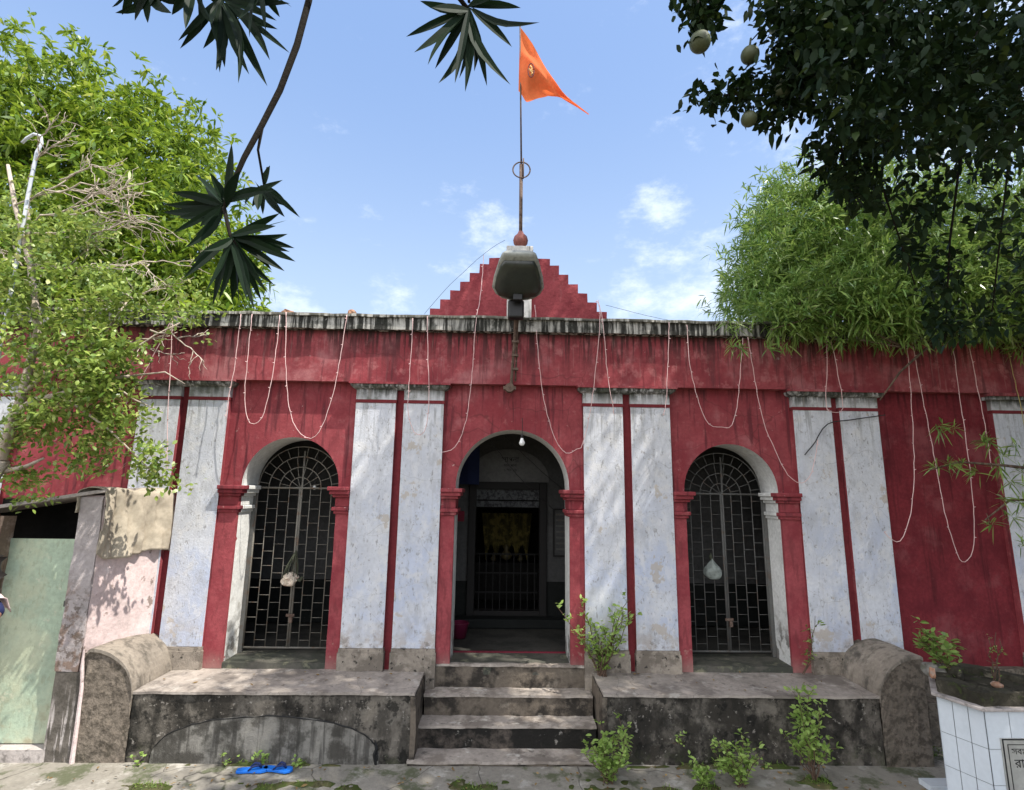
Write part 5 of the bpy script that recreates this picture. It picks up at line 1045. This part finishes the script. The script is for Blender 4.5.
# ================================================================ PERSON AT THE LEFT EDGE
px0 = -4.19; py0 = -1.5
per = thing('person', (px0, py0, 0), 'person in navy sleeves and pinkish white shawl standing before the shed door', 'person')
def skinned(name, nodes, edges, mt, parent, sub=2):
    me = bpy.data.meshes.new(name); o = Vector(ORG[parent.name]); me.from_pydata([Vector(n[:3]) for n in nodes], edges, []); ob = bpy.data.objects.new(name, me); COL.objects.link(ob); ob.parent = parent
    m_ = ob.modifiers.new('skin', 'SKIN'); m_.use_smooth_shade = True; s = ob.modifiers.new('sub', 'SUBSURF'); s.levels = s.render_levels = sub
    for i, n in enumerate(nodes): r_ = n[3] if isinstance(n[3], tuple) else (n[3], n[3]); me.skin_vertices[0].data[i].radius = r_; me.skin_vertices[0].data[i].use_root = (i == 0)
    me.materials.append(M[mt]); return ob
# facing the lens side; x across the shoulders, forearm brought back across the chest
ZS = 1.07
N_ = [(0, 0, .93, (.13, .11)), (0, 0, 1.12, (.12, .10)), (0, 0, 1.30, (.15, .11)), (0, 0, 1.41, .07), (0, -.01, 1.48, .055), (0, -.02, 1.55, .085), (0, -.025, 1.64, .10), (0, -.02, 1.69, .075),
      (.09, 0, .88, .085), (.10, -.02, .48, .06), (.10, 0, .09, .04), (.11, -.10, .03, .035), (.11, -.19, .025, .025), (-.09, 0, .88, .085), (-.10, -.02, .48, .06), (-.10, 0, .09, .04), (-.11, -.10, .03, .035), (-.11, -.19, .025, .025),
      (.17, 0, 1.385, .055), (.275, -.06, 1.315, .042), (.14, -.22, 1.24, .033), (.08, -.25, 1.27, .028), (-.17, 0, 1.385, .055), (-.24, .02, 1.10, .042), (-.25, -.05, .86, .033), (-.25, -.07, .78, .028)]
N_ = [(a[0], a[1], a[2]*ZS, a[3]) for a in N_]
E_ = [(0, 1), (1, 2), (2, 3), (3, 4), (4, 5), (5, 6), (6, 7), (0, 8), (8, 9), (9, 10), (10, 11), (11, 12), (0, 13), (13, 14), (14, 15), (15, 16), (16, 17), (2, 18), (18, 19), (19, 20), (20, 21), (2, 22), (22, 23), (23, 24), (24, 25)]
for hnd, sgn, tipd in ((21, -1, Vector((-.9, -.25, .35))), (25, 1, Vector((0, -.1, -1)))):
    b = Vector(N_[hnd][:3]); d = tipd.normalized(); sd_ = Vector((0, .5, 1)).normalized() if sgn < 0 else Vector((.3, 1, 0)).normalized()
    for k in range(4):
        off_ = sd_*(k-1.5)*.018; l = (.065, .075, .07, .055)[k]; i0 = len(N_)
        N_ += [(*(b+off_+d*.05), .0085), (*(b+off_*1.1+d*(.05+l*.5)), .008), (*(b+off_*1.1+d*(.05+l*.9)+Vector((.018, 0, 0))), .007)]; E_ += [(hnd, i0), (i0, i0+1), (i0+1, i0+2)]
    i0 = len(N_); N_ += [(*(b+sd_*.03*-sgn+d*.02+Vector((.015, 0, 0))), .010), (*(b+sd_*.045*-sgn+d*.055+Vector((.025, 0, 0))), .008)]; E_ += [(hnd, i0), (i0, i0+1)]
body = skinned('body', N_, E_, 'skin', per)
zs_ = lambda L: [(a[0], a[1], a[2]*ZS, a[3]) for a in L]
skinned('shirt', zs_([(0, 0, .86, (.17, .15)), (0, 0, 1.12, (.14, .125)), (0, 0, 1.29, (.17, .13)), (0, 0, 1.40, .085), (.17, 0, 1.385, .07), (.275, -.06, 1.325, .056), (-.17, 0, 1.385, .07), (-.235, .02, 1.16, .058)]), [(0, 1), (1, 2), (2, 3), (2, 4), (4, 5), (2, 6), (6, 7)], 'navy', per)
skinned('trousers', zs_([(0, 0, .90, (.15, .13)), (.09, 0, .82, .10), (.10, -.02, .48, .08), (.10, 0, .12, .065), (-.09, 0, .82, .10), (-.10, -.02, .48, .08), (-.10, 0, .12, .065)]), [(0, 1), (1, 2), (2, 3), (0, 4), (4, 5), (5, 6)], 'trouser', per)
skinned('hair', zs_([(0, .025, 1.62, .105), (0, .035, 1.69, .095), (0, -.01, 1.735, .06), (0, .06, 1.55, .07)]), [(0, 1), (1, 2), (0, 3)], 'hair', per)
o0 = Vector((px0, py0, 0)); hz_ = 1.645*ZS
q = MB()
for s in (-1, 1): q.lathe([(0, -.012), (.009, -.008), (.012, 0), (.009, .008), (0, .012)], o0+Vector((s*.035, -.118, hz_)), 10)
q.build('eyes', M['hair'], per, smooth=True)
q = MB(); q.tube([o0+Vector((0, -.115, hz_+.01)), o0+Vector((0, -.137, hz_-.03)), o0+Vector((0, -.112, hz_-.045))], [.008, .016, .008], 8); q.tube([o0+Vector((-.028, -.098, hz_-.085)), o0+Vector((0, -.108, hz_-.087)), o0+Vector((.028, -.098, hz_-.085))], .007, 6)
for s in (-1, 1): q.lathe([(0, -.03), (.018, -.02), (.022, 0), (.016, .022), (0, .028)], o0+Vector((s*.10, 0, hz_-.015)), 10)
q.build('face', M['skin'], per, smooth=True)
q = MB(); nu, nv = 16, 12                      # shawl lying over the shoulder nearest the steps, its corner sticking out
for i in range(nu+1):
    for j in range(nv+1):
        u = i/nu; v = j/nv
        x = px0+.02+.235*u*(1-.15*abs(v-.45)*2); y = py0+.12-.30*v; z = 1.545-.05*u*u+.045*math.sin(v*math.pi)-.15*max(0, v-.75)*4*.5-.15*max(0, .25-v)*2+.008*math.sin(u*17+v*6)
        q.v.append((x, y, z))
for i in range(nu):
    for j in range(nv): k = i*(nv+1)+j; q.f.append((k, k+nv+1, k+nv+2, k+1)); q.m.append(0)
sw = q.build('shawl', M['shawl'], per, smooth=True); k = sw.modifiers.new('thick', 'SOLIDIFY'); k.thickness = .008
